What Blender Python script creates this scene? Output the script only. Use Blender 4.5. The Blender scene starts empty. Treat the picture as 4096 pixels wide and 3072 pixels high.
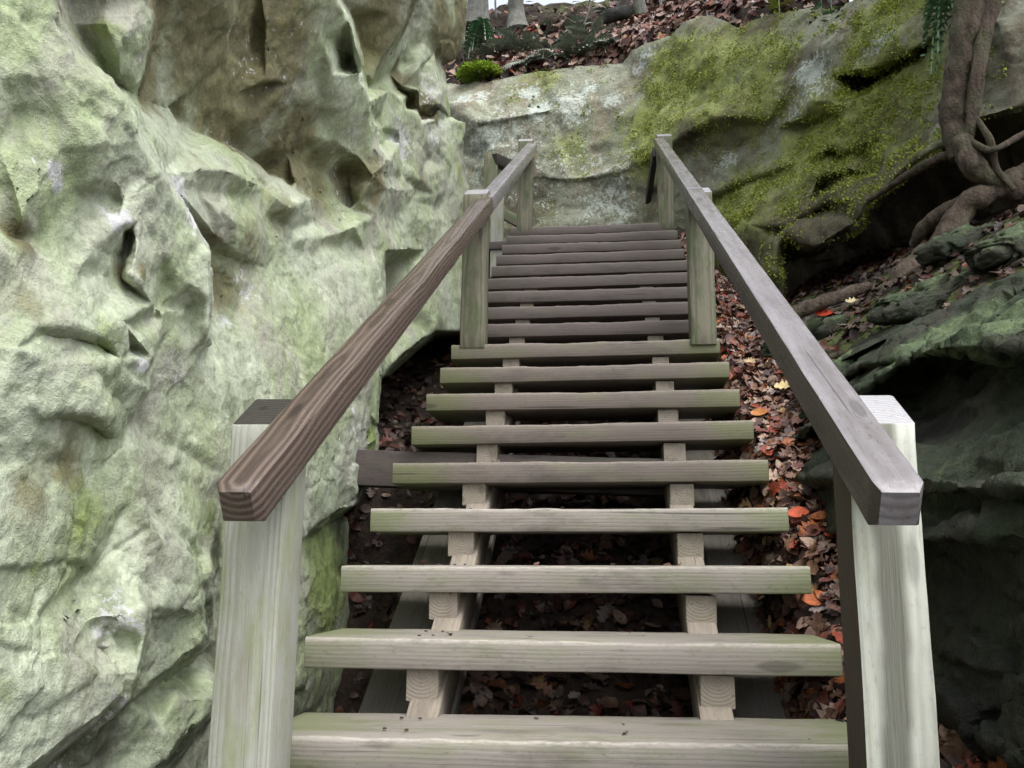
import bpy, bmesh, math, random
import numpy as np
from mathutils import Vector, Matrix

random.seed(7)
RNG = np.random.default_rng(11)
SC = bpy.context.scene
COL = SC.collection

ROCK = {
 'cliff_left': ([(-1,-1.4,1.659),(-1.054,-1.256,1.19),(-1.082,-1.124,0.635),(-1.078,-1.035,0.138),(-1.078,-0.917,-0.494),(-1,-1.236,1.858),(-1.071,-1.052,1.327),(-1.082,-0.979,1.003),(-1.082,-0.918,0.672),(-1.055,-0.897,0.384),(-1.078,-0.801,0.016),(-1.078,-0.681,-0.633),(-1.2,-1.46,3.087),(-1.2,-1.302,3.515),(-1.15,-1.13,3.966),(-1.1,-0.748,4.987),(-1,0.331,7.062),(-0.841,1.334,8.413),(-0.666,2.674,8.983),(-0.683,3.055,7.041),(-1,-1.012,2.131),(-0.9,-0.943,2.203),(-0.85,-0.776,2.401),(-0.8,-0.41,2.84),(-0.75,0.093,3.446),(-0.866,1.879,5.631),(-1.101,-0.131,-0.957),(-1.124,0.582,-1.377),(-1.17,1.942,-2.179),(-1.6,5.204,-4.125),(-1.054,-0.876,1.825),(-0.979,-0.761,1.923),(-0.979,-0.484,2.176),(-0.942,-0.243,2.392),(-1.053,0.32,2.914),(-0.905,0.651,3.204),(-0.942,1.326,3.821),(-0.808,1.799,4.241),(-1.054,-0.648,1.602),(-1.044,-0.629,1.551),(-1.016,-0.593,1.491),(-1.001,-0.513,1.475),(-0.993,-0.459,1.461),(-1.001,-0.354,1.412),(-1.016,-0.217,1.382),(-1.038,-0.086,1.376),(-1.054,0.043,1.363),(-1.044,0.124,1.332),(-1.027,0.124,1.293),(-1.016,0.124,1.149),(-1.027,0.151,1.06),(-1.082,0.152,0.994),(-1.178,-0.435,1.752),(-1.164,-0.414,1.694),(-1.141,-0.357,1.643),(-1.119,-0.302,1.609),(-1.127,-0.204,1.621),(-1.104,-0.137,1.536),(-1.104,-0.02,1.48),(-1.104,0.067,1.465),(-1.181,0.475,1.419),(-1.181,0.506,1.264),(-1.137,0.434,1.076),(-1.082,-0.78,1.515),(-1.071,-0.701,1.527),(-1.071,-0.766,1.353),(-1.049,-0.67,1.406),(-1.016,-0.571,1.372),(-1.082,-0.725,1.213),(-1.038,-0.592,1.275),(-0.993,-0.51,1.324),(-1.093,-0.656,1.325),(-1.038,-0.335,1.811),(-1.038,-0.298,1.771),(-1.053,-0.277,1.715),(-1.075,-0.263,1.625),(-1.06,-0.453,1.667),(-1.045,-0.415,1.617),(-1.09,-0.404,1.747),(-1.03,-0.395,1.682),(-1.075,-0.344,1.593),(-1.208,-0.005,2.042),(-1.238,0.089,2.021),(-1.267,0.127,1.954),(-1.282,0.123,1.843),(-1.267,0.071,1.763),(-1.164,0.239,2.203),(-1.238,0.418,2.128),(-1.297,0.39,1.929),(-1.178,0.683,2.501),(-1.215,0.819,2.421),(-1.326,0.535,1.899),(-1.297,0.672,2.051),(-1.267,0.768,2.157),(-1.238,0.941,2.299),(-1.326,0.421,1.897),(-1.349,0.989,2.034),(-1.356,1.304,2.079),(-1.274,1.361,2.075),(-1.214,1.667,2.134),(-1.181,2.013,2.208),(-1.26,0.883,2.107),(-1.215,1.323,2.259),(-1.267,1.325,2.167),(-1.238,1.683,2.256),(-1.201,1.966,2.354),(-1.156,0.665,2.488),(-1.164,0.748,2.389),(-1.178,0.807,2.231),(-1.164,1.003,2.324),(-1.119,1.236,2.482),(-1.134,1.337,2.394),(-1.164,1.443,2.395),(-1.134,1.564,2.343),(-1.075,1.835,2.371),(-1.045,1.947,2.408),(-0.979,0.985,2.692),(-0.979,1.2,2.726),(-0.979,1.311,2.664),(-0.986,1.432,2.612),(-1.001,1.639,2.577),(-1.016,1.789,2.538),(-1.038,1.907,2.474),(-1.045,0.881,2.615),(-1.045,1.086,2.577),(-1.053,1.233,2.489),(-1.06,1.5,2.452),(-1.075,1.481,2.758),(-1.09,1.597,2.763),(-1.164,1.614,3.124),(-1.178,1.91,3.186),(-1.178,2.05,3.12),(-1.149,2.076,2.972),(-1.127,2.13,2.961),(-0.927,2.27,3.551),(-0.993,2.253,3.374),(-1.075,2.194,3.147),(-1.03,2.085,3.327),(-1.104,2.071,3.188),(-1.015,2.812,3.919),(-1.091,2.822,3.739),(-1.13,2.595,3.388),(-1.165,2.333,3.058),(-0.866,3.676,4.49),(-0.876,3.769,4.326),(-0.902,3.829,4.218),(-0.953,3.792,4.06),(-1.033,3.63,3.929),(-0.985,3.591,3.729),(-0.972,3.651,3.529),(-0.88,3.778,3.551),(-0.881,3.802,3.427),(-0.898,3.875,3.319),(-0.875,4.016,3.151),(-0.857,4.061,2.874),(-0.849,3.941,2.448),(-0.785,3.322,5.627),(-0.974,3.052,4.005),(-0.971,3.19,3.909),(-0.913,3.527,4.175),(-1.021,3.289,3.823),(-1.052,3.099,3.784),(-1.124,2.985,3.673),(-1.049,2.958,3.536),(-1.144,2.872,3.348),(-1.053,2.985,3.383),(-1.069,3.142,3.636),(-1.002,3.128,3.621),(-0.961,3.218,3.482),(-0.962,3.232,3.407),(-1.06,3.033,3.293),(-1.075,3.128,3.477),(-1.09,3.103,3.319),(-1.086,3.257,3.339),(-1.05,3.341,3.377),(-0.996,3.363,3.459),(-1.189,2.751,3.358),(-1.182,3.004,3.59),(-1.193,3.025,3.415),(-1.146,3.124,3.425),(-1.166,3.151,3.351),(-1.187,2.258,3.01),(-1.106,2.445,3.083),(-1.064,2.564,3.088),(-1.06,2.653,3.068),(-1.13,2.389,2.918),(-1.079,2.584,3.078),(-1.137,2.263,2.807),(-1.087,2.511,2.948),(-1.131,2.407,2.827),(-1.08,2.617,2.909),(-1.081,2.631,2.841),(-1.122,2.44,2.756),(-1.144,2.524,2.867),(-1.107,2.668,2.921),(-1.11,2.672,2.877),(-1.136,2.548,2.824),(-1.024,2.807,3.131),(-1.013,2.873,3.08),(-1.016,2.935,2.944),(-1.018,2.97,2.769),(-1.084,2.738,2.685),(-1.087,2.69,2.894),(-1.044,3.108,3.235),(-0.984,3.155,3.257),(-0.981,3.22,3.148),(-0.993,3.32,3.323),(-0.947,3.519,3.434),(-1.036,3.087,3.016),(-1.002,3.212,3.039),(-1.001,3.259,3.004),(-1.04,3.104,2.912),(-1.018,3.073,2.838),(-0.978,3.233,2.925),(-0.935,3.494,3.095),(-0.911,3.64,3.292),(-1.016,3.03,3.057),(-0.942,3.418,3.224),(-1.04,3.238,3.017),(-1.076,2.923,2.609),(-0.991,3.281,2.788),(-0.923,3.65,2.978),(-1.027,3.156,2.567),(-0.948,3.623,2.746),(-1.069,3.025,2.718),(-1.006,3.454,2.771),(-1.164,0.187,1.64),(-1.193,0.436,1.799),(-1.215,0.692,1.865),(-1.223,0.939,1.911),(-1.181,0.89,1.816),(-1.159,0.611,1.669),(-1.137,0.259,1.543),(-1.104,0.354,1.656),(-1.109,0.57,1.715),(-1.104,0.181,1.578),(-1.192,0.972,1.877),(-1.192,1.232,2.005),(-1.192,1.526,2.056),(-1.181,1.526,1.94),(-1.17,1.15,1.746),(-1.17,0.875,1.708),(-1.109,0.972,1.775),(-1.121,1.168,1.888),(-1.121,0.863,1.772),(-1.093,0.317,1.495),(-1.109,0.513,1.528),(-1.137,0.785,1.574),(-1.115,0.36,1.428),(-1.137,0.55,1.453),(-1.181,1.612,2.06),(-1.148,1.907,2.14),(-1.066,1.726,1.983),(-1.109,1.599,1.9),(-1.137,1.435,1.822),(-1.148,1.508,1.819),(-1.137,1.696,1.874),(-1.115,1.863,1.965),(-1.016,1.862,2.302),(-1.027,2.221,2.375),(-1.06,2.059,2.171),(-1.038,2.234,2.042),(-1.082,2.026,1.957),(-1.093,1.886,2.182),(-1.096,2.699,2.392),(-1.016,2.15,2.515),(-1.165,1.12,1.654),(-1.148,1.379,1.733),(-1.104,1.718,1.813),(-1.137,1.181,1.729),(-1.17,0.909,1.51),(-1.137,1.36,1.641),(-1.082,1.654,1.736),(-1.044,1.948,1.831),(-1.027,2.137,1.913),(-1.016,2.131,1.669),(-1.01,2.089,1.333),(-1.01,2.072,1.09),(-1.038,2.127,1.08),(-1.01,2.095,1.006),(-1.01,2.115,0.884),(-1.027,2.09,0.857),(-1.027,1.904,0.756),(-1.016,1.802,0.68),(-1.027,1.605,0.632),(-1.038,1.429,0.591),(-1.054,1.202,0.512),(-1.071,0.978,0.453),(-1.01,1.813,1.581),(-0.994,1.734,1.26),(-0.988,1.764,1.09),(-0.994,1.79,0.919),(-1.005,1.811,0.772),(-1.016,1.956,1.121),(-1.038,2.092,0.956),(-1.126,0.827,1.309),(-1.093,0.774,1.109),(-1.082,1.236,1.369),(-1.054,1.188,1.148),(-1.027,1.138,0.938),(-1.027,1.179,0.697),(-1.082,0.633,0.948),(-1.093,0.704,0.7),(-1.099,0.483,0.84),(-1.181,0.689,1.272),(-1.137,0.589,1.112),(-1.093,0.848,0.538),(-1.054,1.016,0.591),(-1.203,2.932,2.179),(-1.185,2.89,1.883),(-1.164,2.768,1.475),(-2,6.028,2.082),(-2,6.059,1.704),(-2,6.122,1.31),(-1.95,5.736,1.179),(-1.9,5.245,1.002),(-1.8,4.742,0.83),(-1.192,2.199,0.645),(-1.137,1.771,0.589),(-1.115,1.405,0.502),(-1.106,1.107,0.427),(-1.033,3.217,2.387),(-0.905,3.709,2.557),(-1.053,2.972,2.061),(-0.942,3.466,2.211),(-1.109,2.761,1.539),(-1.02,2.946,1.686),(-0.955,3.228,1.85),(-0.877,3.726,1.967),(-0.853,4.01,2.095),(-1.457,4.215,1.776),(-1.331,4.395,1.968),(-1.215,4.58,2.129),(-1.052,4.793,2.179),(-0.959,4.99,2.269),(-1.342,3.799,0.826),(-1.183,4.15,1.209),(-1.1,4.645,1.861),(-0.941,5.014,1.112),(-0.902,5.021,-0.986),(-1.209,5.074,-4.02),(-1.088,1.312,0.36),(-1.069,1.321,-0.023),(-1.097,1.735,0.355),(-1.126,1.887,0.501),(-1.078,1.744,-0.071),(-1.078,1.703,-0.472),(-1.06,1.181,-0.448),(-1.148,2.113,0.614),(-1.088,2.048,0.236),(-1.069,2.081,-0.109),(-1.055,2.123,-0.669),(-1.75,4.698,0.315),(-1.7,4.629,-0.411),(-1.6,4.385,-1.219),(-1.053,-0.516,1.251),(-1.027,-0.471,1.262),(-1.027,-0.377,1.287),(-1.044,-0.332,1.268),(-1.071,-0.49,1.222),(-1.071,-0.401,1.24),(-1.066,-0.316,1.275),(-1.054,-0.671,1.086),(-1.093,-0.634,1.063),(-1.099,-0.54,1.092),(-1.054,-0.703,1.001),(-1.027,-0.36,1.193),(-1.054,-0.436,1.104),(-1.06,-0.511,1.021),(-1.054,-0.639,0.954),(-1.027,-0.29,1.233),(-1.01,-0.307,1.149),(-1.016,-0.314,1.083),(-1.082,-0.223,1.227),(-1.093,-0.21,1.165),(-1.082,-0.243,1.101),(-1.027,-0.626,0.878),(-1.01,-0.524,0.904),(-1.01,-0.435,0.905),(-1.016,-0.36,0.897),(-1.049,-0.582,0.871),(-1.054,-0.449,0.896),(-1.049,-0.322,0.892),(-1.027,-0.425,0.948),(-1.005,-0.369,0.954),(-1.005,-0.321,0.952),(-1.01,-0.299,0.908),(-1.049,-0.223,0.984),(-1.049,-0.213,0.929),(-1.027,-0.214,1.123),(-1.027,-0.175,1.049),(-1.054,-0.082,1.062),(-1.082,-0.048,1.181),(-1.088,-0.015,1.096),(-1.077,-0.057,1.052),(-1.071,0.025,1.136),(-1.06,-0.053,1.036),(-1.093,0.151,1.128),(-1.049,-0.03,1.19),(-1.038,0.041,1.176),(-1.049,-0.123,1.228),(-1.054,-0.697,0.844),(-1.082,-0.741,0.898),(-1.027,-0.686,0.812),(-1.027,-0.57,0.807),(-1.016,-0.453,0.832),(-1.01,-0.332,0.87),(-1.005,-0.26,0.93),(-1.016,-0.172,0.913),(-1.038,-0.156,0.845),(-1.06,-0.212,0.772),(-1.082,-0.207,0.705),(-1.082,-0.006,0.944),(-1.104,0.003,0.863),(-1.115,-0.096,0.759),(-1.104,-0.145,0.682),(-1.027,-0.536,0.718),(-1.01,-0.463,0.725),(-1.01,-0.387,0.725),(-1.054,-0.482,0.711),(-1.082,-0.289,0.727),(-1.044,-0.689,0.712),(-1.044,-0.564,0.682),(-1.071,-0.628,0.598),(-1.082,-0.403,0.623),(-1.093,-0.233,0.641),(-1.054,-0.561,0.529),(-1.054,-0.422,0.485),(-1.093,-0.124,0.685),(-1.082,-0.097,0.561),(-1.082,0.056,0.673),(-1.038,-0.01,0.47),(-1.027,0.147,0.441),(-1.082,0.266,0.622),(-1.115,0.524,0.603),(-1.134,0.602,0.407),(-1.104,0.149,0.826),(-1.104,0.295,0.926),(-1.082,-0.187,0.531),(-1.066,-0.267,0.445),(-1.06,-0.358,0.362),(-1.099,-0.121,0.522),(-1.104,-0.165,0.435),(-1.092,-0.277,0.349),(-1.038,-0.645,0.429),(-1.046,-0.505,0.38),(-1.069,-0.118,0.406),(-1.046,-0.091,0.357),(-1.023,0.124,0.354),(-1.019,0.21,0.338),(-1.014,0.242,0.282),(-1.014,0.276,0.205),(-1.019,0.239,0.174),(-1.032,0.122,0.138),(-1.046,0.018,0.106),(-1.147,0.589,0.328),(-1.17,0.657,0.262),(-1.18,0.709,0.154),(-1.18,0.633,0.117),(-1.17,0.443,0.084),(-1.124,0.207,0.065),(-1.023,-0.075,0.299),(-1.019,-0.004,0.296),(-1.014,0.101,0.285),(-1.019,0.224,0.256),(-1.046,-0.011,0.268),(-1.046,0.16,0.254),(-1.046,0.126,0.196),(-1.055,-0.265,0.276),(-1.019,-0.211,0.28),(-1.009,-0.154,0.318),(-0.986,-0.156,0.301),(-0.986,-0.156,0.231),(-0.986,-0.175,0.158),(-0.986,-0.217,0.102),(-0.996,-0.28,0.068),(-1.009,-0.369,0.036),(-1.019,-0.479,-0.002),(-1.032,-0.637,-0.042),(-1.051,0.001,0.212),(-1.06,-0.011,0.127),(-1.078,-0.02,0.058),(-1.097,-0.068,0.018),(-1.134,-0.13,-0.024),(-1.147,-0.24,-0.063),(-1.147,-0.45,-0.111),(-1.06,-0.243,0.258),(-1.055,-0.147,0.232),(-1.023,-0.123,0.222),(-1.032,-0.632,0.312),(-1.046,-0.449,0.308),(-1.023,-0.379,0.221),(-1.005,-0.443,0.152),(-1.019,-0.627,0.175),(-1,-0.309,0.162),(-1.032,0.38,0.02),(-1.032,0.361,-0.018),(-1.032,0.247,-0.06),(-1.042,0.124,-0.126),(-1.055,-0.031,-0.221),(-1.17,0.746,-0.04),(-1.18,0.738,-0.102),(-1.17,0.586,-0.145),(-1.17,0.429,-0.204),(-1.17,0.223,-0.303),(-1.051,0.176,0.048),(-1.06,0.12,-0.014),(-1.115,-0.004,-0.091),(-1.124,-0.021,-0.226),(-1.17,0.858,0.278),(-1.17,1.012,0.052),(-1.17,1.077,-0.32),(-1.172,1.156,1.921),(-1.193,1.395,2.029),(-1.062,-0.082,1.065)],
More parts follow.
